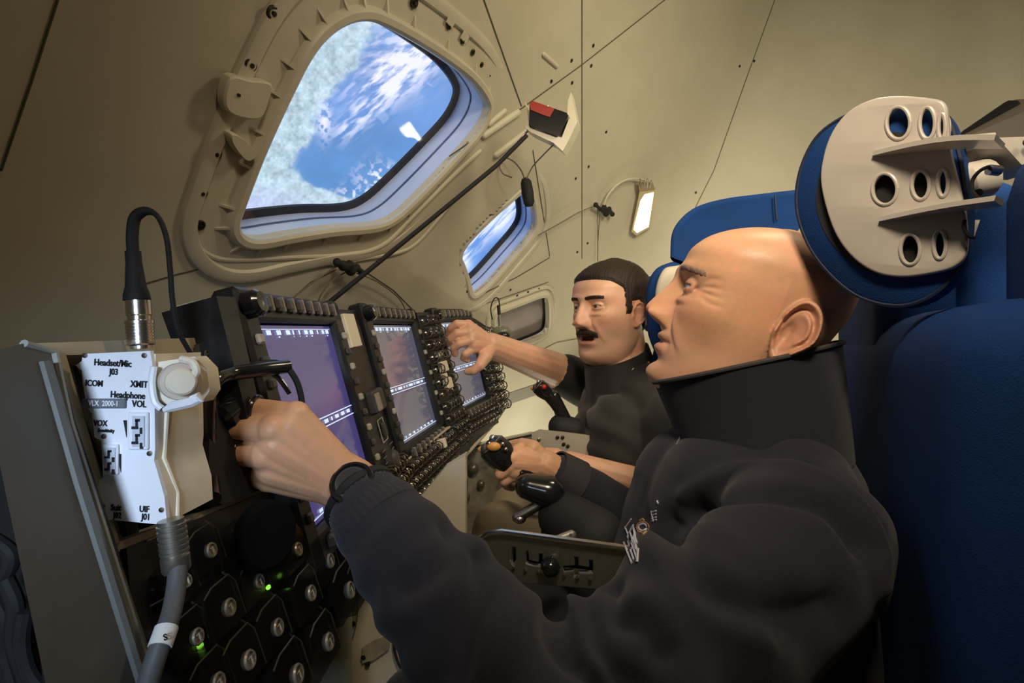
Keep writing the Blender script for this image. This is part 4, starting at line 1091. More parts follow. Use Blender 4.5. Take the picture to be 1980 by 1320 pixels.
# watch
wd = (wr1-V(el1)).normalized(); wc = wr1-wd*.014
torus(wc, wd, .0275, .0065, 'watch_strap', BLACKM, per)
wn_ = (P(0, 0, 1)*0-wc).normalized(); wn_ = (wn_-wd*wn_.dot(wd)).normalized(); wn_ = (wn_+V((0, 0, .15))).normalized(); wn_ = (wn_-wd*wn_.dot(wd)).normalized()
fm = frame_n(wc+wn_*.0255, wn_)
wt = MB().lathe([(.0185, -.003), (.0190, .003), (.0180, .0055), (.0155, .006), (.0150, .0045), (.001, .0045)], fm, 40).build('watch_case', BLACKG, per)
MB().lathe([(.0060, .0046), (.0060, .0050), (.0052, .0050), (.0052, .0046)], fm @ Matrix.Translation((.004, -.003, 0)), 24).build('dial_ring', mat('dial_grey', (.10, .10, .10), .4), wt)
MB().lathe([(.0135, .0046), (.0135, .0049), (.0130, .0049), (.0130, .0046)], fm, 40).build('dial_ring', mat('dial_grey', (.1, .1, .1), .4), wt)
MB().box(P(657, 974, .435), (.006, .006, .013), Matrix.Identity(4), .002).build('watch_buckle', METAL, per)
MB().box(P(645, 997, .437), (.005, .005, .006), Matrix.Identity(4), .002).build('green_tab', mat('green_tab', (.35, .5, .08), .5), per)

# fleece
NAVY = mat('navy_fleece', (.0155, .0160, .0260), .9, bump=.6, bscale=1400, var=.14, vscale=10, sheen=.10)
NAVYR = mat('navy_ribbing', (.020, .019, .025), .85, bump=1.0, bscale=300, stretch=(1, 1, 1), sheen=.15)
mb = MB()
ch = V((.295, .64, -.20))
mb.cap(ch, V((.35, .67, -.56)), .125, .135, 28)
mb.cap(V((.27, .60, -.20)), V((.33, .63, -.52)), .11, .13, 28)
mb.cap(V((.245, .67, -.19)), V((.235, .69, -.36)), .088, .115, 24)         # chest front
mb.cap(ch+l1*.10, V((.40, .75, -.5)), .11, .12, 24)
mb.cap(nb+V((.02, .01, -.03)), sh1+V((.02, .02, -.005)), .060, .062, 24); mb.cap(nb+V((.02, .01, -.03)), shf, .062, .06, 24)
mb.cap(nb+V((0, 0, .02)), nb+V((.0, 0, -.06)), .070, .098, 28)
mb.cap(sh1+V((.01, .01, -.02)), sh1.lerp(el1, .50)+V((.005, 0, -.016)), .078, .068, 28)
mb.cap(sh1.lerp(el1, .45)+V((0, 0, -.004)), el1+V((.0, .005, -.010)), .068, .064, 28)
mb.cap(el1+V((0, .005, -.010)), el1.lerp(wr1, .55), .064, .048, 24); mb.cap(el1.lerp(wr1, .5), el1.lerp(wr1, .86), .050, .036, 24)
mb.cap(shf, elf, .07, .056, 22); mb.cap(elf, elf.lerp(wrf, .86), .054, .038, 22)
jk = remesh(mb, .0034, 14)
rs = random.Random(4)
def wr(center, axis, amp, lam, sig, ph=0):
    c_ = np.array(center); a_ = np.array(V(axis).normalized())
    return lambda co: amp*np.sin(((co-c_) @ a_)/lam*2*np.pi+ph+3*np.array([mn.noise(V(p)*9) for p in co]))*np.exp(-((co-c_)**2).sum(1)/sig**2)
def groove(pts, amp, wd_):
    return lambda co: -amp*np.exp(-(poly_dist(co, pts)/wd_)**2)
def ridge(pts, amp, wd_): return lambda co: amp*np.exp(-(poly_dist(co, pts)/wd_)**2)
from mathutils.bvhtree import BVHTree
bv = BVHTree.FromPolygons([v.co for v in jk.vertices], [tuple(p.vertices) for p in jk.polygons])
def S3(x, y, d):
    h_ = bv.ray_cast(V((0, 0, 0)), ray(x, y).normalized())
    return np.array(h_[0]) if h_[0] is not None else np.array(P(x, y, d))
def SL(pts, n=5): return [S3(q.x, q.y, .45) for q in spline([V((*p, 0)) for p in pts], n)]
fl_ = [
 wr(el1, wr1-el1, .007, .062, .085, .5), wr(el1.lerp(wr1, .5), wr1-el1, .004, .040, .06), wr(el1.lerp(sh1, .25), el1-sh1, .008, .075, .09, 1.2),
 wr(sh1+V((-.03, 0, 0)), V((-.7, 0, -.7)), .006, .085, .10, 2.0),
 groove(SL([(1330,1000),(1400,965),(1500,950),(1600,975),(1650,1020),(1668,1050)]), .016, .013),
 ridge(SL([(1320,960),(1400,918),(1500,895),(1600,920),(1670,980),(1705,1060),(1700,1130)]), .009, .011),
 groove(SL([(1560,890),(1640,930),(1700,1000),(1720,1080),(1715,1150)]), .006, .005),
 groove(SL([(1290,1010),(1330,1080),(1400,1150),(1500,1190),(1610,1175)]), .014, .014),
 ridge(SL([(1250,1040),(1290,1110),(1370,1185),(1470,1225)]), .007, .012),
 groove(SL([(1175,1120),(1195,1180),(1250,1210),(1280,1250)]), .014, .011),
 groove(SL([(1085,1120),(1075,1190),(1100,1260),(1150,1330)]), .012, .009),
 groove(SL([(1130,1110),(1140,1200),(1180,1280),(1240,1330)]), .009, .007),
 ridge(SL([(1105,1110),(1110,1190),(1150,1280)]), .007, .008),
 groove(SL([(930,1070),(925,1150),(900,1230),(880,1320)]), .010, .010),
 groove(SL([(780,1140),(850,1080),(880,1040),(870,1010)]), .010, .012),
 ridge(SL([(800,1180),(870,1130),(915,1080)]), .006, .012),
 groove(SL([(1480,720),(1400,780),(1345,800)]), .003, .006),
 lambda co: .0025*np.array([mn.noise(V(p)*22) for p in co])+.004*np.array([mn.noise(V(p)*V((7, 7, 7))) for p in co]),
]
folds(jk, fl_)
to_parent(jk, per); finish('fleece', jk, NAVY, per, True, None)
jac = LAST[0]
# collar: a tall open funnel, thick cloth
def funnel(rings, th, m, name, parent, n=72, open_at=None):
    outer = []; inner = []
    for (c, ax1, ax2, r1, r2, wob) in rings:
        for i in range(n):
            a = 2*math.pi*i/n; rr = 1+wob*math.sin(3*a+.6)+wob*.5*math.sin(7*a)
            outer.append(V(c)+V(ax1)*(r1*math.cos(a)*rr)+V(ax2)*(r2*math.sin(a)*rr)); inner.append(V(c)+V(ax1)*((r1-th)*math.cos(a)*rr)+V(ax2)*((r2-th)*math.sin(a)*rr))
    k = len(rings); o = k*n; fs = []
    for j in range(k-1):
        for i in range(n):
            q = (j*n+i, j*n+(i+1) % n, (j+1)*n+(i+1) % n, (j+1)*n+i); fs.append(q); fs.append(tuple(o+t for t in q)[::-1])
    for j in (0, k-1):
        for i in range(n): a = j*n+i; b = j*n+(i+1) % n; fs.append((a, b, o+b, o+a))
    return MB().add(outer+inner, fs).build(name, m, parent, ang=60)
cf = V((f1.x, f1.y, 0)); rings = []
topc = V((.276, .620, -.026)); botc = V((.312, .637, -.140))
for t in np.linspace(0, 1, 10):
    c = topc.lerp(botc, t)
    a1 = (f1+V((0, 0, -.20*(1-t)-.05))).normalized()
    rings.append((c, a1, l1, .106-.012*t, .084+.030*t*t, .010+.004*t))
funnel(rings, .004, NAVY, 'collar', per)
MB().tube([rings[0][0]+rings[0][1]*(rings[0][3])*math.cos(a)+V(l1)*rings[0][4]*math.sin(a) for a in [2*math.pi*i/60 for i in range(61)]], .0028, 8).build('collar_piping', mat('collar_edge', (.05, .045, .045), .8), per)
# zip down the chest
zp = []
def on_cloth(px, py):
    r = ray(px, py).normalized(); ok, loc, nn, _ = jac.ray_cast(WM[jac.name].inverted() @ V((0, 0, 0)), r)
    return (WM[jac.name] @ loc if ok else None), nn
bpy.context.view_layer.update()
zz = [on_cloth(x, y) for x, y in [(1325, 822), (1318, 840), (1308, 860)]]
zz = [a for a, b in zz if a is not None]
if len(zz) > 1: MB().tube([a-a.normalized()*.001 for a in zz], .0012, 6).build('zip', mat('zip_grey', (.25, .3, .33), .4, .5), per)
# ribbed cuff of the near sleeve
cd = (wr1-el1).normalized(); ca = el1.lerp(wr1, .80); cb_ = wr1-cd*.018
pr_ = []
mb = MB(); n_ = 120; k_ = 14; o_, i_ = [], []
fmc = frame_n(ca, cd)
for j in range(k_+1):
    t = j/k_; z = t*(cb_-ca).length; r = .0375-.0045*t+.0012*math.sin(t*5)
    for i in range(n_):
        a = 2*math.pi*i/n_; rr = r+.0007*math.cos(40*a)
        o_.append(fmc @ V((rr*math.cos(a), rr*math.sin(a), z))); i_.append(fmc @ V(((rr-.003)*math.cos(a), (rr-.003)*math.sin(a), z)))
L_ = len(o_); fs = []
for j in range(k_):
    for i in range(n_):
        q = (j*n_+i, j*n_+(i+1) % n_, (j+1)*n_+(i+1) % n_, (j+1)*n_+i); fs.append(q); fs.append(tuple(L_+t for t in q)[::-1])
for j in (0, k_):
    for i in range(n_): a = j*n_+i; b = j*n_+(i+1) % n_; fs.append((a, b, L_+b, L_+a))
mb.add(o_+i_, fs).build('cuff', NAVYR, per, ang=None)
rg = []
for t in np.linspace(0, 1, 4): c = elf.lerp(wrf, .78+.16*t); d_ = (wrf-elf).normalized(); s1 = V((0, 0, 1)).cross(d_).normalized(); rg.append((c, s1, d_.cross(s1), .042-.006*t, .042-.006*t, .01))
funnel(rg, .003, mat('grey_cuff', (.040, .038, .045), .9, bump=.5, bscale=900), 'cuff', per, 40)
# embroidered marks on the chest
WT = mat('embroidery_white', (.55, .58, .66), .7); OT = mat('embroidery_orange', (.62, .28, .14), .7); YT = mat('embroidery_gold', (.34, .26, .12), .7)
def stitch(pts, r, m, name='embroidery'):
    q = [on_cloth(*p) for p in pts]; q = [a-a.normalized()*.0006 for a, b in q if a is not None]
    if len(q) > 1: return MB().tube(q, r, 5).build(name, m, jac)
for a, b in [((1221,1003),(1208,1022)),((1225,1014),(1214,1034)),((1209,1018),(1217,1040)),((1218,1028),(1230,1062)),((1224,1018),(1232,1050)),((1206,1048),(1222,1088)),((1214,1046),(1226,1082)),((1222,1050),(1232,1080)),((1213,1036),(1222,1060)),((1228,1032),(1222,1048)),((1234,1060),(1232,1086)),((1226,1040),(1233,1066))]:
    stitch([a, ((a[0]+b[0])/2, (a[1]+b[1])/2), b], .0012, WT)
stitch([(1243+8*math.cos(t), 1019+7*math.sin(t)) for t in [k*math.pi/7 for k in range(15)]], .0013, WT, 'emblem_ring')
stitch([(1243+12*math.cos(t), 1019+11*math.sin(t)) for t in [k*math.pi/7 for k in range(15)]], .0008, OT, 'emblem_ring')
stitch([(1237,1006),(1243,1003),(1246,1007)], .0015, YT); stitch([(1243,1034),(1250,1028),(1244,1030)], .0012, YT)
for y in (990, 996, 1002, 1007): stitch([(1260, y), (1269, y-3)], .0010, WT)
stitch([(1259, 988), (1264, 1008)], .0010, WT); stitch([(1271,968),(1273,974)], .0014, WT)
# trousers
TR = mat('black_trousers', (.010, .010, .012), .85, bump=.5, bscale=700, sheen=.1)
mb = MB(); mb.cap(V((.37, .67, -.55)), hipn, .13, .105, 22); mb.cap(V((.37, .67, -.55)), hipf, .13, .105, 22)
mb.cap(hipn, knn, .098, .070, 22); mb.cap(hipf, knf, .098, .072, 22); mb.cap(knn, V((-.12, .66, -.80)), .068, .055, 20); mb.cap(knf, V((-.04, .90, -.78)), .070, .055, 20)
tm = remesh(mb, .006, 6); folds(tm, [lambda co: .004*np.array([mn.noise(V(p)*14) for p in co])]); to_parent(tm, per); finish('trousers', tm, TR, per, True, None)

# ================================================================ FAR PERSON
hf = V((-.80, -.60, -.02)).normalized()
rl = math.radians(2); u2 = V((0, 0, 1)); rt = hf.cross(u2).normalized(); u2 = rt.cross(hf)
H2 = axes(V((.228, 1.215, .066)), rt, hf, u2)
p2 = empty('person', 'dark-haired person with a moustache in a black shirt pointing at the far screen', 'person', V((.35, 1.27, -.6)))
nb2 = V((.265, 1.235, -.085)); bdy = V((-.95, -.1, 0)).normalized(); l2 = V((.1, -1, 0)).normalized()
shR = V((.235, 1.40, -.135)); elR = V((.115, 1.36, -.075)); wrR = V((-.052, 1.215, -.008))
shL = V((.335, 1.08, -.16)); elL = V((.33, 1.03, -.31)); wrL = V((.115, 1.03, -.245))
mb = MB(); head_mb(1, H2, mb)
mb.cap(H2 @ V((0, -.03, -.05)), nb2+V((0, 0, -.02)), .060, .066, 22)
mb.cap(nb2, V((.36, 1.26, -.5)), .085, .12, 20); mb.cap(nb2+V((0, 0, -.05)), shR, .055, .05); mb.cap(nb2+V((0, 0, -.05)), shL, .055, .05)
mb.cap(shR, elR, .052, .047); mb.cap(elR, wrR, .047, .030); mb.cap(shL, elL, .050, .040); mb.cap(elL, wrL, .040, .027)
hn2 = V((.33, 1.14, -.56)); kn2 = V((-.02, 1.05, -.385)); hf2 = V((.36, 1.36, -.56)); kf2 = V((-.0, 1.36, -.42))
mb.cap(V((.36, 1.26, -.5)), hn2, .10, .08); mb.cap(hn2, kn2, .08, .055); mb.cap(kn2, V((-.09, 1.05, -.75)), .05, .036)
mb.cap(V((.36, 1.26, -.5)), hf2, .10, .08); mb.cap(hf2, kf2, .08, .055); mb.cap(kf2, V((-.06, 1.38, -.75)), .05, .036)
mc2 = [P(905, 628, 1.17), P(908, 642, 1.155), P(910, 658, 1.15), P(916, 674, 1.155)]
pq2 = [P(884, 626, 1.16), P(884, 644, 1.145), P(888, 664, 1.14), P(900, 684, 1.145)]
dq2 = [P(872, 634, 1.165), P(872, 654, 1.15), P(878, 672, 1.145), P(896, 692, 1.155)]
tq2 = [P(866, 646, 1.18), P(868, 664, 1.165), P(880, 684, 1.155), P(904, 696, 1.17)]
tj2 = [P(938, 690, 1.165), P(928, 706, 1.15), P(916, 716, 1.15), P(904, 718, 1.155)]
hand_mb(mb, wrR, elR, mc2, pq2, dq2, tq2, tj2, [.0100, .0104, .0100, .0088], palm_r=.0165)
mcl = [P(1040, 885, 1.03), P(1042, 892, 1.02), P(1046, 900, 1.01), P(1052, 908, 1.0)]
hand_mb(mb, wrL, elL, mcl, [q+V((-.02, .0, -.012)) for q in mcl], [q+V((-.018, .015, -.03)) for q in mcl], [q+V((-.004, .022, -.035)) for q in mcl], [P(1075, 880, 1.05), P(1058, 876, 1.06), P(1046, 878, 1.07), P(1038, 882, 1.075)], [.010, .0102, .0098, .0088], palm_r=.0155)
bm2 = remesh(mb, .0021, 2); skin_colors(co_np(bm2), H2, 1, bm2); to_parent(bm2, p2); finish('body', bm2, SKIN, p2, True, None)
eyes(H2, p2, IRISB, (.12, 1, .12))
HAIR = mat('dark_hair', (.022, .013, .008), .55, spec=.4, bump=1.2, bscale=220, stretch=(1, 1, 4))
def hairtest(X, Y, Z):
    a = np.abs(X)
    line = np.interp(Y, [-.11, -.06, -.035, -.020, .010, .022, .030, .055, .075, .10], [-.055, -.050, -.030, .026, .022, -.008, .050, .066, .071, .074])
    line = np.where((Y > .008) & (Y < .024), np.minimum(line, -.006), line)
    return sstep(-.002, .012, Z-line)
hair_patch(1, H2, p2, 'hair', hairtest, .0065, HAIR, .0016)
for s in (-1, 1):
    hair_patch(1, H2, p2, 'eyebrow', lambda X, Y, Z, s=s: sstep(.008, .013, np.abs(X))*sstep(.056, .046, np.abs(X))*sstep(.0062, .0020, np.abs(Z-.0300-.003*np.sin((np.abs(X)-.008)*55)))*(Y > .03)*(X*s > 0), .0022, HAIR)
hair_patch(1, H2, p2, 'moustache', lambda X, Y, Z: sstep(.034, .028, np.abs(X))*sstep(.0075, .0035, np.abs(Z+.0435+.45*np.maximum(0, np.abs(X)-.014)))*(Y > .03), .0060, HAIR, .002)
TEE = mat('black_shirt', (.012, .011, .0105), .82, bump=.5, bscale=800, var=.15, vscale=12, sheen=.15)
mb = MB()
mb.cap(V((.285, 1.25, -.17)), V((.36, 1.27, -.52)), .125, .15, 26); mb.cap(V((.24, 1.22, -.22)), V((.28, 1.22, -.45)), .10, .13, 24)
mb.cap(nb2+V((.01, 0, -.015)), shR+V((0, -.01, 0)), .072, .066, 22); mb.cap(nb2+V((.01, 0, -.015)), shL, .072, .066, 22)
mb.cap(nb2+V((.0, 0, .010)), nb2+V((.0, 0, -.05)), .070, .09, 24)
mb.cap(shR, shR.lerp(elR, .72), .068, .058, 22); mb.cap(shL, shL.lerp(elL, .8), .07, .06, 22)
mb.cap(V((.25, 1.15, -.2)), V((.28, 1.14, -.5)), .09, .12, 22)
tm = remesh(mb, .0045, 8)
folds(tm, [lambda co: .005*np.array([mn.noise(V(p)*11) for p in co]), wr((.2, 1.15, -.2), (.5, 0, .8), .005, .05, .10)])
to_parent(tm, p2); finish('shirt', tm, TEE, p2, True, None)
r2 = []
for t in np.linspace(0, 1, 7): r2.append(((H2 @ V((0, -.022, -.095))).lerp(nb2+V((.01, 0, -.055)), t), V((hf.x, hf.y, -.40*(1-t))).normalized(), rt, .082+.016*t, .074+.020*t, .012))
funnel(r2, .004, TEE, 'collar', p2)
KH = mat('khaki_trousers', (.30, .245, .15), .85, bump=.4, bscale=500, var=.08, vscale=14)
mb = MB(); mb.cap(V((.36, 1.26, -.53)), hn2, .13, .10, 20); mb.cap(hn2, kn2, .10, .062, 22); mb.cap(kn2, V((-.09, 1.05, -.75)), .062, .052, 20)
mb.cap(V((.36, 1.26, -.53)), hf2, .13, .10, 20); mb.cap(hf2, kf2, .10, .066, 22); mb.cap(kf2, V((-.06, 1.38, -.75)), .066, .055, 20)
tm = remesh(mb, .005, 5); folds(tm, [lambda co: .005*np.array([mn.noise(V(p)*12) for p in co])]); to_parent(tm, p2); finish('trousers', tm, KH, p2, True, None)
# ================================================================ SEATS
lx = V((.418, .908, 0))   # across the near seat, away from the camera
def seat_mesh(mb_list, voxel, sm): 
    mb = MB()
    for a in mb_list: mb.cap(*a)
    return remesh(mb, voxel, sm)
seat = empty('crew_seat', 'blue padded crew seat behind the bald person with grey winged head rest', 'seat', V((.46, .56, -.7)))
up = V((0, 0, 1)); fs_ = V((-.908, .418, 0))
def SP(f, l, z): return V((.455, .585, 0))+fs_*f+lx*l+up*z
def slab(name, f0, f1, l0, l1, z0, z1, r, m, parent, seg=None, lean=0):
    # rounded cushion: grid-box pushed towards a superellipsoid edge
    nx, ny, nz = 10, 26, 40; vs = []; idx = {}; mb = MB()
    c = ((f0+f1)/2, (l0+l1)/2, (z0+z1)/2); h = ((f1-f0)/2, (l1-l0)/2, (z1-z0)/2); hm = [k-r for k in h]
    def vert(i, j, k):
        key = (i, j, k)
        if key not in idx:
            p = [(-1+2*i/nx)*h[0], (-1+2*j/ny)*h[1], (-1+2*k/nz)*h[2]]
            q = [max(-hm[a], min(hm[a], p[a])) for a in range(3)]; d = V([p[a]-q[a] for a in range(3)])
            if d.length > 1e-9:
                mxd = max(abs(x) for x in d); d = d.normalized()*(r*mxd/r)
            idx[key] = len(vs); g = [q[a]+d[a]+c[a] for a in range(3)]
            vs.append(SP(g[0]+lean*g[2], g[1], g[2]))
        return idx[key]
    fs = []
    for j in range(ny):
        for k in range(nz):
            for i in (0, nx): fs.append((vert(i, j, k), vert(i, j+1, k), vert(i, j+1, k+1), vert(i, j, k+1)))
    for i in range(nx):
        for k in range(nz):
            for j in (0, ny): fs.append((vert(i, j, k), vert(i+1, j, k), vert(i+1, j, k+1), vert(i, j, k+1)))
    for i in range(nx):
        for j in range(ny):
            for k in (0, nz): fs.append((vert(i, j, k), vert(i+1, j, k), vert(i+1, j+1, k), vert(i, j+1, k)))
    mb.add(vs, fs); return mb.build(name, m, parent, ang=None)
slab('backrest', -.13, .045, -.30, .28, -.80, .030, .045, BLUEF, seat, lean=0)
slab('shoulder_cushion', -.12, .043, -.07, .27, -.10, .105, .045, BLUEF, seat)
slab('side_bolster', -.18, .000, -.36, -.190, -.80, .150, .05, BLUEF, seat)
slab('head_cushion', -.075, -.010, -.08, .13, -.02, .16, .03, BLUEF, seat)
# near wing: grey pierced plate and its cushion
WG = mat('wing_grey', (.50, .46, .40), .35, coat=.15, var=.03, vscale=20)
o_ = P(1592, 360, .50); c_ = P(1868, 372, .415)
wx = (c_-o_).normalized(); wz = (V((0, 0, 1))-wx*wx.z).normalized(); wn = wx.cross(wz)
if wn.dot(o_) > 0: wn = -wn
MW = axes(o_, wx, wz, wn) if wx.cross(wz).dot(wn) > 0 else axes(o_, wx, wz, wx.cross(wz))
nW = V((MW[0][2], MW[1][2], MW[2][2])); sgn = -1 if nW.dot(o_) > 0 else 1     # sgn*nW faces the camera
MWi = MW.inverted()
def onW(px, py):
    r = ray(px, py); t = o_.dot(nW)/r.dot(nW); q = MWi @ (r*t); return (q.x, q.y)
outl = [(1590,360),(1594,305),(1612,255),(1645,215),(1690,193),(1740,187),(1800,191),(1830,202),(1836,240),(1842,300),(1866,400),(1872,480),(1850,515),(1800,530),(1740,536),(1690,525),(1645,492),(1612,440)]
oc = [tuple(p)[:2] for p in spline([V((*onW(*p), 0)) for p in outl], 6, True)]
holes = []
hl = [(1740,240,22,30),(1796,240,14,29),(1824,247,6,24),(1714,367,23,29),(1783,359,16,27),(1826,355,9,25),(1763,483,18,28),(1820,474,11,26)]
for x, y, rx, ry in hl: holes.append([onW(x+rx*math.cos(t), y+ry*math.sin(t)) for t in [k*math.pi/12 for k in range(24)]])
vs, fs = plate_mesh(oc, holes, .0075, .0022, 0)
wing = MB().add([MW @ V((v.x, v.y, v.z)) for v in vs], fs).build('wing_plate', WG, seat, ang=50)
for x, y, rx, ry in hl:   # rolled lips around the holes
    pts = [MW @ V((*onW(x+(rx+1)*math.cos(t), y+(ry+1)*math.sin(t)), sgn*.0038)) for t in [k*math.pi/14 for k in range(29)]]
    MB().tube(pts, .0016, 8, caps=False).build('hole_lip', WG, wing)
# cushion behind the plate
cush = [(1534,400),(1540,330),(1570,265),(1620,225),(1680,205),(1760,200),(1820,215),(1850,300),(1862,400),(1850,500),(1810,560),(1740,590),(1660,575),(1600,530),(1556,470)]
lc = spline([V((*onW(*p), 0)) for p in cush], 5, True); cm = sum(lc, V())/len(lc); mb = MB(); k_ = len(lc); vs = []; 
pr = [(-.006, .97), (-.009, 1.0), (-.018, 1.02), (-.032, 1.015), (-.042, .98), (-.048, .90), (-.050, .70), (-.050, .30)]
for h, s in pr: vs += [MW @ (cm+(p-cm)*s+V((0, 0, sgn*h))) for p in lc]
fs = [(j*k_+i, j*k_+(i+1) % k_, (j+1)*k_+(i+1) % k_, (j+1)*k_+i) for j in range(len(pr)-1) for i in range(k_)]+[tuple(range(k_)), tuple(range((len(pr)-1)*k_, len(pr)*k_))]
mb.add(vs, fs).build('wing_cushion', BLUEF, seat, ang=None)
mb = MB(); mb.tube([MW @ (cm+(p-cm)*1.0+V((0, 0, sgn*-.008))) for p in lc+[lc[0]]], .002, 6); mb.build('piping', mat('blue_piping', (.006, .015, .05), .7), seat)
MB().add([MW @ (cm+(p-cm)*.72+V((0, 0, -sgn*.0052))) for p in lc], [tuple(range(len(lc)))]).build('hole_shade_sheet', BLACKM, seat, smooth=False)  # black sheet added to stand for the shade inside the plate holes
# two fins on the plate
def fin(pts, out, th, name='fin'):
    a = [MW @ V((*onW(*p), sgn*.003)) for p in pts]; b = [MW @ V((*onW(*p), sgn*(.003+o))) for p, o in zip(pts, out)]
    k = len(a); mb = MB(); zz = MW.to_3x3() @ V((0, 1, 0))*th
    vs = a+b+[p+zz for p in b]+[p+zz for p in a]
    fs = [(j*k+i, j*k+i+1, ((j+1) % 4)*k+i+1, ((j+1) % 4)*k+i) for j in range(4) for i in range(k-1)]+[(0, k, 2*k, 3*k), (k-1, 2*k-1, 3*k-1, 4*k-1)]
    return mb.add(vs, fs).build(name, WG, seat, ang=50)
t = [k/20 for k in range(21)]
fin([(1692+250*u, 304-26*math.sin(u*1.5)+12*u) for u in t], [.004+.026*math.sin(min(1, u*1.1)*math.pi*.55) for u in t], .004)
fin([(1704+236*u, 430-30*u) for u in t], [.004+.022*math.sin(min(1, u*1.2)*math.pi*.5) for u in t], .004)
# bracket behind: block, tube, wires
WB = mat('bracket_white', (.66, .61, .52), .4, var=.04, vscale=30)
MB().prism([P(*p, .43) for p in [(1842,282),(1856,262),(1925,256),(1930,276)]], V((.0, .03, 0))).build('bracket', WB, seat, smooth=False)
MB().prism([P(*p, .42) for p in [(1928,266),(2040,262),(2040,318),(1975,318)]], V((0, .04, 0))).build('bracket', WB, seat, smooth=False)
MB().tube([P(1850,360,.45), P(1880,350,.44), P(1905,345,.44)], .016, 18).build('hinge_tube', WB, seat)
MB().prism([P(*p, .45) for p in [(1860,330),(1935,316),(1925,370),(1905,400),(1862,400)]], V((0, .02, 0))).build('bracket', WB, seat, smooth=False)
MB().prism([P(*p, .445) for p in [(1860,425),(1895,425),(1880,470),(1866,490)]], V((0, .02, 0))).build('bracket', WB, seat, smooth=False)
MB().tube(spline([P(x, y, .405) for x, y in [(1933,335),(1918,322),(1895,330),(1880,350),(1882,372),(1898,386),(1918,386)]], 6), .0014, 8).build('cable', BLACKM, seat)
MB().tube(spline([P(x, y, .405) for x, y in [(1865,425),(1864,440),(1872,455),(1884,460)]], 6), .0014, 8).build('cable', BLACKM, seat)
MB().tube([P(1912,328,.404), P(1932,330,.404)], .004, 12).build('cable_boot', METAL, seat)
for x, y in ((1890, 373), (1984, 276)): MB().lathe([(.003, 0), (.003, .002), (.001, .0025)], frame_n(P(x, y, .415), V((0, -1, 0))), 12).build('bolt', NUTM, seat)
# far wing and top of the head rest seen over the bald head
def strip(pts, d, th, nm, m, parent, w_):
    a = [P(x, y, d) for x, y in pts]; mb = MB(); pp = spline(a, 6); return mb.tube(pp, w_, 16).build(nm, m, parent)
fw = [(1297,500),(1300,455),(1318,425),(1350,402),(1400,388),(1460,380),(1530,372),(1600,366)]
inner = [(1310,600),(1330,560),(1400,520),(1500,500),(1600,500)]
a = spline([P(x, y, .80) for x, y in fw], 6); cen = P(1460, 560, .80); k_ = len(a); vs = []
for h, s in [(-.02, .93), (-.024, .98), (-.012, 1.0), (.012, 1.0), (.024, .98), (.026, .6)]: vs += [cen+(p-cen)*s+V((.35, .93, 0))*h for p in a]
vs += [cen+(p-cen)*.3+V((.35, .93, 0))*-.02 for p in a]
order = [6, 0, 1, 2, 3, 4, 5]
fs = [(order[j]*k_+i, order[j]*k_+i+1, order[j+1]*k_+i+1, order[j+1]*k_+i) for j in range(6) for i in range(k_-1)]
MB().add(vs, fs).build('far_wing_cushion', BLUEF, seat, ang=None)
MB().tube([P(1499, 378, .776), P(1500, 400, .776), P(1502, 425, .776)], .0016, 6).build('seam', mat('blue_piping', (.006, .015, .05), .7), seat)
# second seat: head rest behind the dark-haired person
s2 = empty('crew_seat', 'blue head rest with cream wing just behind the dark-haired person', 'seat', V((.45, 1.25, -.7)))
def pillow(pts, d, th, nm, m, parent, dirv=V((.2, 1, 0))):
    a = spline([P(x, y, d) for x, y in pts], 5, True); c = sum(a, V())/len(a); k = len(a); vs = []
    pr = [(-.5, .3), (-.5, .75), (-.42, .92), (-.2, 1), (.2, 1), (.42, .92), (.5, .75), (.5, .3)]
    for h, s in pr: vs += [c+(p-c)*s+dirv*h*th for p in a]
    fs = [(j*k+i, j*k+(i+1) % k, (j+1)*k+(i+1) % k, (j+1)*k+i) for j in range(len(pr)-1) for i in range(k)]+[tuple(range(k)), tuple(range((len(pr)-1)*k, len(pr)*k))]
    return MB().add(vs, fs).build(nm, m, parent, ang=None)
pillow([(1250,600),(1250,560),(1262,528),(1285,512),(1330,505),(1400,520),(1420,600),(1400,700),(1300,720),(1258,660)], 1.10, .06, 'head_cushion', BLUEF, s2)
pillow([(1240,590),(1240,545),(1256,535),(1290,540),(1300,620),(1250,640)], 1.30, .05, 'far_wing_cushion', BLUEF, s2)
pillow([(1270,600),(1268,560),(1280,525),(1300,515),(1345,520),(1360,600),(1340,660),(1290,660)], 1.06, .015, 'wing_plate', mat('seat_shell', (.52, .46, .35), .5), s2)
pillow([(1255,720),(1262,690),(1275,660),(1330,640),(1480,700),(1500,900),(1400,1000)], 1.22, .10, 'backrest', BLUEF, s2)
# dark panel edge top right
hd = empty('folded_panel', 'brown-grey folded panel with black edge at the top right corner behind the seat', 'panel', hull(1950, 240)*.97)
MB().prism([hull(*p)*.97 for p in [(1860,258),(1950,196),(1966,192),(2040,190),(2040,290),(1860,268)]], V((.02, .06, 0))).build('panel_body', mat('taupe', (.22, .19, .15), .6), hd, smooth=False)
MB().prism([hull(*p)*.96 for p in [(1858,262),(1868,250),(1950,194),(1968,194),(1974,200),(1962,206),(1880,250)]], V((0, .012, 0))).build('black_edge', BLACKM, hd, smooth=False)

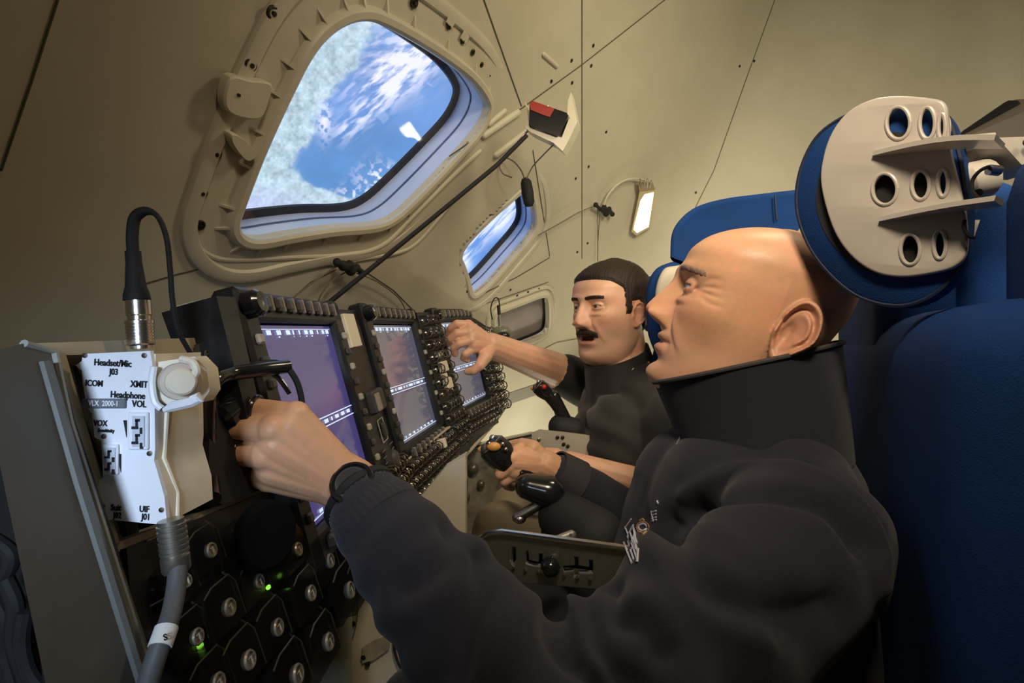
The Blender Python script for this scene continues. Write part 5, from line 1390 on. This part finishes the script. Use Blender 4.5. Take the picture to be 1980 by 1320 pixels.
# ================================================================ ARMREST PLATE, STICKS
arm = empty('side_panel', 'brushed steel side plate with slots and a dark ball knob', 'side panel', P(1060, 1080, .62))
aq = P(928, 1050, .64); bq = P(1230, 1085, .56)
ux = (bq-aq).normalized(); uz = V((0, -.35, .94)); uz = (uz-ux*uz.dot(ux)).normalized(); MA = axes(aq, ux, uz, ux.cross(uz)); MAi = MA.inverted(); nA = ux.cross(uz)
sA = -1 if nA.dot(aq) > 0 else 1
def onA(px, py):
    r = ray(px, py); q = MAi @ (r*(aq.dot(nA)/r.dot(nA))); return (q.x, q.y)
ol = [(926,1056),(930,1038),(946,1027),(970,1024),(1240,1060),(1240,1150),(1150,1136),(1010,1124),(980,1108),(940,1084)]
slots = [[(992,1055),(998,1055),(999,1080),(993,1090),(989,1082)], [(1018,1066),(1022,1062),(1024,1080),(1042,1084),(1044,1068),(1050,1068),(1050,1092),(1030,1090),(1018,1086)],
         [(1090,1092),(1112,1090),(1112,1074),(1119,1074),(1119,1090),(1140,1094),(1140,1080),(1147,1080),(1147,1104),(1120,1104),(1118,1112),(1111,1112),(1111,1100),(1092,1102)]]
vs, fs = plate_mesh([onA(*p) for p in ol], [[onA(*p) for p in s] for s in slots], .006, .0015, 0)
MB().add([MA @ v for v in vs], fs).build('plate', STEEL, arm, smooth=False)
MB().tube([MA @ V((*onA(*p), sA*.002)) for p in [(927,1052),(932,1038),(946,1028),(972,1025),(1240,1061)]], .0036, 10).build('rolled_edge', METAL, arm)
MB().prism([MA @ V((*onA(*p), -sA*.012)) for p in [(985,1050),(1160,1070),(1160,1118),(985,1100)]], nA*(-sA)*.004).build('backing_strip', BLACKM, arm, smooth=False)
q = MA @ V((*onA(1069, 1085), sA*.010)); MB().ell(q, .0115, None, 24, 16).build('ball_knob', BLACKG, arm)
for px, py in [(944,1066),(995,1093),(1018,1098),(1043,1101),(1093,1108),(1118,1112),(1143,1115),(1070,1072)]:
    MB().lathe([(.0022, 0), (.0022, .0015), (.0008, .002)], frame_n(MA @ V((*onA(px, py), sA*.003)), nA*sA), 10).build('screw', METAL, arm)
lk = MB().cap(P(1060, 1052, .66), P(1105, 1034, .68), .0065, .0065); lk.build('link_bar', STEEL, arm)
for x, y in ((1076, 1046), (1088, 1041), (1103, 1034)): MB().lathe([(.002, 0), (.002, .002)], frame_n(P(x, y, .655), V((0, -1, .3))), 10).build('screw', METAL, arm)
a2 = empty('side_panel', 'pale metal plate behind the hand that grips the near control stick', 'side panel', P(1060, 850, 1.0))
MB().prism([P(*p, 1.12) for p in [(1028,838),(1044,831),(1108,838),(1140,842),(1140,880),(1060,872),(1030,862)]], V((0, .01, 0))).build('plate', mat('plate_cream', (.42, .39, .31), .45, .3), a2, smooth=False)
for px, py in [(1042,849),(1078,845),(1088,845),(1090,858),(1098,862)]: MB().lathe([(.004, 0), (.004, .002), (.001, .003)], frame_n(P(px, py, 1.118), V((0, -1, 0))), 12).build('bolt', METAL if px < 1050 else NUTM, a2)
def stick(base, top, head, label, s=1.0, lights=True, d=.85):
    st = empty('control_stick', label, 'joystick', base[0])
    MB().tube(spline(base+[top], 6), [.018*s, .018*s]+[.017*s]*(6*len(base)-1), 18).build('grip', BLACKG, st)
    c = V(head); mb = MB(); ax_ = (V(top)-V(base[-1])).normalized()
    fm = frame_n(c, ax_); mb.lathe([(.010*s, -.030*s), (.019*s, -.024*s), (.023*s, -.004*s), (.022*s, .012*s), (.015*s, .020*s), (.002, .022*s)], fm, 24); h = mb.build('grip_head', BLACKG, st)
    if lights:
        MB().ell(fm @ V((-.006*s, -.012*s, .016*s)), (.010*s, .008*s, .006*s), None, 16, 10).build('orange_button', ORANGE, h)
        MB().ell(fm @ V((.012*s, -.008*s, .018*s)), (.006*s, .006*s, .008*s), None, 12, 8).build('hat_switch', DKGREY, h)
        MB().ell(fm @ V((.006*s, .010*s, .020*s)), (.005*s, .005*s, .006*s), None, 12, 8).build('trim_switch', METAL, h)
        MB().tube([fm @ V((.019*s*math.cos(t), .019*s*math.sin(t), .0145*s)) for t in [k*math.pi/12 for k in range(25)]], .0012, 6).build('head_rim', METAL, h)
    return st
s1_ = stick([P(1110,1030,.84), P(1070,985,.835), P(1030,935,.835), P(1000,905,.835)], P(975,880,.835), P(962,874,.832), 'black control stick with orange button held by the bald person', 1.1)
MB().cap(P(1060,950,.80), P(1020,940,.80), .026, .020).build('hand_rest', BLACKG, s1_)
MB().cap(P(1090,1000,.80), P(1150,1040,.76), .040, .045).build('boot', BLACKM, s1_)
MB().cap(P(1000,1000,.80), P(1048,972,.80), .008, .008).build('base_rod', DMETAL, s1_)
MB().ell(P(1005,1002,.80), (.010, .010, .008)).build('base_joint', METAL, s1_)
MB().box(P(1120,1010,.90), (.13, .10, .12), None, .02).build('base_box', BLACKM, s1_)
MB().ell(P(987,912,.83), .0045).build('red_trigger', RED, s1_)
MB().ell(P(955,863,.806), (.011, .006, .007), None, 16, 10).build('orange_cap', ORANGE, s1_)
for x, y in ((946, 857), (972, 858), (978, 868)): MB().ell(P(x, y, .806), .0032, None, 10, 8).build('rim_stud', METAL, s1_)
s2_ = stick([P(1110,870,1.20), P(1096,830,1.20), P(1084,795,1.20), P(1066,770,1.20)], P(1052,758,1.20), P(1047,752,1.20), 'far black control stick in front of the black shirt', .85, True)
MB().cap(P(1072,765,1.20), P(1092,815,1.20), .012, .018).build('grip_back', BLACKG, s2_)
MB().cap(P(1085,825,1.20), P(1120,835,1.20), .030, .03).build('boot', BLACKM, s2_)
MB().ell(P(1052,748,1.18), .006).build('red_button', RED, s2_)
# dull equipment locker and clear cover behind the near stick
lk = empty('equipment_cover', 'scratched clear cover over olive equipment between console and near stick', 'cover', P(915, 900, 1.3))
MB().prism([P(*p, 1.32) for p in [(862,900),(905,862),(1030,838),(1030,1010),(1000,1060),(870,1060)]], V((0, .02, 0))).build('back_panel', mat('olive_gear', (.17, .16, .12), .45, var=.5, vscale=22, bump=.5, bscale=40), lk, smooth=False)
for x in (886, 894, 903, 870): MB().tube([P(x, 925, 1.30), P(x-1, 995, 1.30)], .0025, 6).build('tie_rod', DMETAL, lk)
MB().tube([P(862,900,1.31), P(905,862,1.31), P(1030,836,1.31)], .004, 6).build('edge_strip', CREAM2, lk)
for (x, y, r) in [(876,935,.012),(915,905,.014),(930,935,.010),(872,975,.014),(945,880,.010),(900,960,.012)]:
    MB().ell(P(x, y, 1.30), r).build('fitting', mat('olive_fitting', (.12, .11, .08), .3, .4), lk)

# low panels under the console
lw = empty('lower_panel', 'cream lower side panel with taped label and black cable below the console', 'panel', P(730, 1250, .75))
MB().prism([P(*p, .78) for p in [(672,1150),(705,1090),(860,905),(900,880),(900,1400),(640,1400)]], V((.0, .03, 0))).build('panel_face', CREAM2, lw, smooth=False)
MB().prism([P(*p, .774) for p in [(700,1252),(722,1238),(755,1225),(752,1255),(722,1276),(700,1282)]], V((0, .004, 0))).build('tape_label', mat('tape_grey', (.36, .34, .25), .6, var=.3, vscale=40), lw, smooth=False)
MB().tube(spline([P(x, y, .772) for x, y in [(763,1215),(762,1250),(772,1285),(792,1310),(800,1340)]], 6), .0022, 8).build('cable', BLACKM, lw)
MB().tube(spline([P(x, y, .773) for x, y in [(676,1130),(690,1160),(690,1200),(680,1240)]], 6), .0008, 6).build('wire', SEAM, lw)
for x, y in ((683, 1205), (703, 1270), (711, 1283)): MB().lathe([(.004, 0), (.004, .002), (.001, .003)], frame_n(P(x, y, .776), V((0, -1, 0))), 10).build('screw', NUTM, lw)
gc = empty('knee_cover', 'smooth grey curved cover at the bottom under the switches', 'cover', P(620, 1290, .62))
pillow([(545,1400),(580,1300),(612,1240),(640,1180),(668,1150),(676,1180),(676,1300),(672,1400)], .66, .03, 'cover_shell', mat('cover_grey', (.20, .19, .145), .5, var=.06, vscale=10), gc, V((.1, 1, 0)))

# ================================================================ LAMP, CAMERA, CABLES ON THE LINER
lf = empty('work_light', 'small lit rectangular work light on the far wall above the dark-haired person', 'lamp', hull(1245, 405))
def Wp(px, py, off): h = hull(px, py); return h*(1-off/h.length)
LQ = [(1238,362),(1269,362),(1257,440),(1231,456),(1221,448)]
MB().prism([Wp(x, y, .03) for x, y in LQ], ray(1245, 405)*.018).build('housing', mat('lamp_shell', (.55, .45, .25), .45), lf, smooth=False)
LE = [(1241,377),(1264,372),(1254,438),(1232,450),(1226,444)]
lamp_m = mat('lamp_glow', (1, .95, .8), .5, emit=(1, .93, .66), estr=9)
MB().add([Wp(x, y, .0315) for x, y in LE], [(0, 1, 2, 3, 4)]).build('diffuser', lamp_m, lf, smooth=False)
MB().prism([Wp(x, y, .034) for x, y in [(1234,352),(1262,352),(1266,366),(1236,370)]], ray(1250, 360)*.01).build('end_cap', mat('lamp_end', (.34, .27, .17), .5), lf, smooth=False)
MB().tube(spline([Wp(x, y, .03) for x, y in [(1248,356),(1244,348),(1220,345),(1195,356),(1175,378),(1168,396)]], 6), .0028, 8).build('cable', mat('white_cable', (.6, .56, .42), .5), lf)
for i in range(4): MB().tube([Wp(1240+6*i, 362, .036), Wp(1238+7*i, 346+3*(i % 2), .044)], .0022, 6).build('connector_pin', DMETAL, lf)
# second work light on the far wall behind the seats; the big window mirrors it
l2_ = empty('work_light', 'second lit work light behind the seats, mirrored as a blotch in the large window', 'lamp', V((.885, 1.64, .0)))
qp = hit('left', ray(794, 259), -.004); nl = PL['left'][0]; rr_ = qp.normalized(); rr_ = rr_-nl*2*rr_.dot(nl); lp_ = qp+rr_*((1.60-qp.y)/rr_.y); l2_.location = lp_; WM[l2_.name] = Matrix.Translation(lp_)
td = -rr_; fm = frame_n(lp_, td)
MB().box((0, 0, -.008), (.11, .07, .016), fm, .004).build('housing', mat('lamp_shell', (.55, .45, .25), .45), l2_)
MB().box((0, 0, .001), (.082, .050, .004), fm, .001).build('diffuser', mat('lamp_glow2', (1, .95, .8), .5, emit=(1, .93, .70), estr=22), l2_)
def clump(name, pts, rs, label, off, wires=()):
    t = empty(name, label, 'cable connector', Wp(*pts[0], off))
    mb = MB()
    for (x, y), r in zip(pts, rs): mb.ell(Wp(x, y, off), (r, r*.8, r), None, 10, 8)
    for i in range(len(pts)-1): mb.cap(Wp(*pts[i], off), Wp(*pts[i+1], off), rs[i]*.7, rs[i+1]*.7, 8)
    o = mb; me = remesh(o, .0022, 1); to_parent(me, t); finish('connector_body', me, BLACKM, t, True, None)
    for w_ in wires: MB().tube(spline([Wp(x, y, off-.005) for x, y in w_], 6), .0014, 6).build('wire', mat('tan_wire', (.17, .14, .09), .6), t)
    return t
clump('cable_connector', [(1152,396),(1160,404),(1172,412),(1178,404),(1184,414),(1168,400)], [.008, .007, .011, .008, .008, .008], 'black taped connector on the wall left of the work light', .03, [[(1150,398),(1120,410),(1085,430),(1040,455)], [(1160,415),(1158,440),(1156,470),(1156,505)]])
clump('cable_connector', [(652,507),(664,514),(678,522),(690,518),(697,524),(676,512)], [.008, .010, .011, .008, .006, .009], 'black taped connector under the large window where wires meet', .03, [[(655,512),(620,535),(580,565),(552,590)], [(668,526),(640,545),(618,575),(616,600)], [(690,528),(730,545),(770,575),(785,602)]])
bx = empty('cable_connector', 'long black cylindrical connector hanging beside the small far window', 'cable connector', P(1020, 370, 1.14))
pc_ = [P(1014, 345, 1.14), P(1017, 352, 1.14), P(1020, 372, 1.14), P(1023, 392, 1.14), P(1024, 398, 1.14)]
MB().tube(pc_, [.007, .012, .0135, .012, .008], 14).build('connector_body', BLACKM, bx)
MB().tube(spline([P(1014,346,1.14), P(1008,330,1.14), P(993,312,1.14), P(975,305,1.14), P(966,318,1.14), P(972,335,1.14), P(990,343,1.15)], 6), .0016, 6).build('wire', mat('tan_wire', (.17, .14, .09), .6), bx)
rod = MB().tube([P(620, 598, .84), P(800, 452, .90), P(960, 320, .95), P(1018, 262, .97)], .0042, 12).build('cable_rod', BLACKM); tag(rod, 'long black cable stretched diagonally from the console top to the wall camera', 'cable')
rod2 = MB().tube([P(975, 305, 1.0), P(1000, 278, 1.0), P(1060, 205, .99)], .0028, 10).build('bracket_rod', METAL); tag(rod2, 'thin metal rod crossing in front of the wall camera', 'rod')
wc_ = empty('wall_camera', 'small black wall camera with red glass corner in a clear white bracket', 'camera', P(1060, 230, 1.0))
fq = [(1024,200),(1030,195),(1096,218),(1099,224),(1083,260),(1077,263),(1027,245),(1023,240)]
MB().prism([P(*p, .97) for p in fq], V((.012, .035, .004))).build('camera_body', BLACKG, wc_, smooth=False)
MB().prism([P(*p, .968) for p in [(1024,200),(1030,195),(1072,210),(1063,226),(1050,222),(1026,212)]], V((0, .002, 0))).build('red_window', mat('red_glass', (.35, .04, .03), .25, coat=.6), wc_, smooth=False)
mb = MB(); br = [(1015,196),(1020,232),(1016,248),(1028,256),(1070,276),(1088,292),(1100,270),(1116,236),(1108,226),(1100,230),(1086,266),(1024,246)]
mb.prism([P(*p, .975) for p in br], V((.01, .03, 0))); mb.build('bracket', mat('bracket_clear', (.66, .62, .48), .25, coat=.5), wc_, smooth=False)
MB().prism([P(*p, .985) for p in [(1098,195),(1104,178),(1116,236),(1090,290),(1096,240)]], V((.008, .02, 0))).build('bracket_fin', mat('bracket_clear', (.66, .62, .48), .25, coat=.5), wc_, smooth=False)
MB().tube(spline([P(1072,278,.99), P(1050,300,1.02), P(1030,322,1.05), P(1018,345,1.05)], 6), .0014, 6).build('wire', mat('tan_wire', (.17, .14, .09), .6), wc_)
# small headset clip on the liner near the covered hatch
hc = empty('sensor_puck', 'small round device with whip wires by the covered hatch window', 'sensor', P(968, 640, 1.28))
MB().ell(P(970, 642, 1.30), (.026, .020, .016)).build('puck_body', mat('puck_green', (.15, .16, .10), .3), hc)
MB().ell(P(974, 648, 1.285), (.018, .016, .010)).build('puck_lens', BLACKG, hc)
MB().tube(spline([P(952,618,1.3), P(949,595,1.3), P(956,577,1.3), P(964,578,1.3), P(966,592,1.3)], 6), .0016, 6).build('wire', BLACKM, hc)
MB().tube([P(964,590,1.3), P(965,608,1.3)], .0042, 8).build('boot', BLACKM, hc); MB().tube([P(965,606,1.3), P(966,630,1.3)], .003, 8).build('pin', METAL, hc)
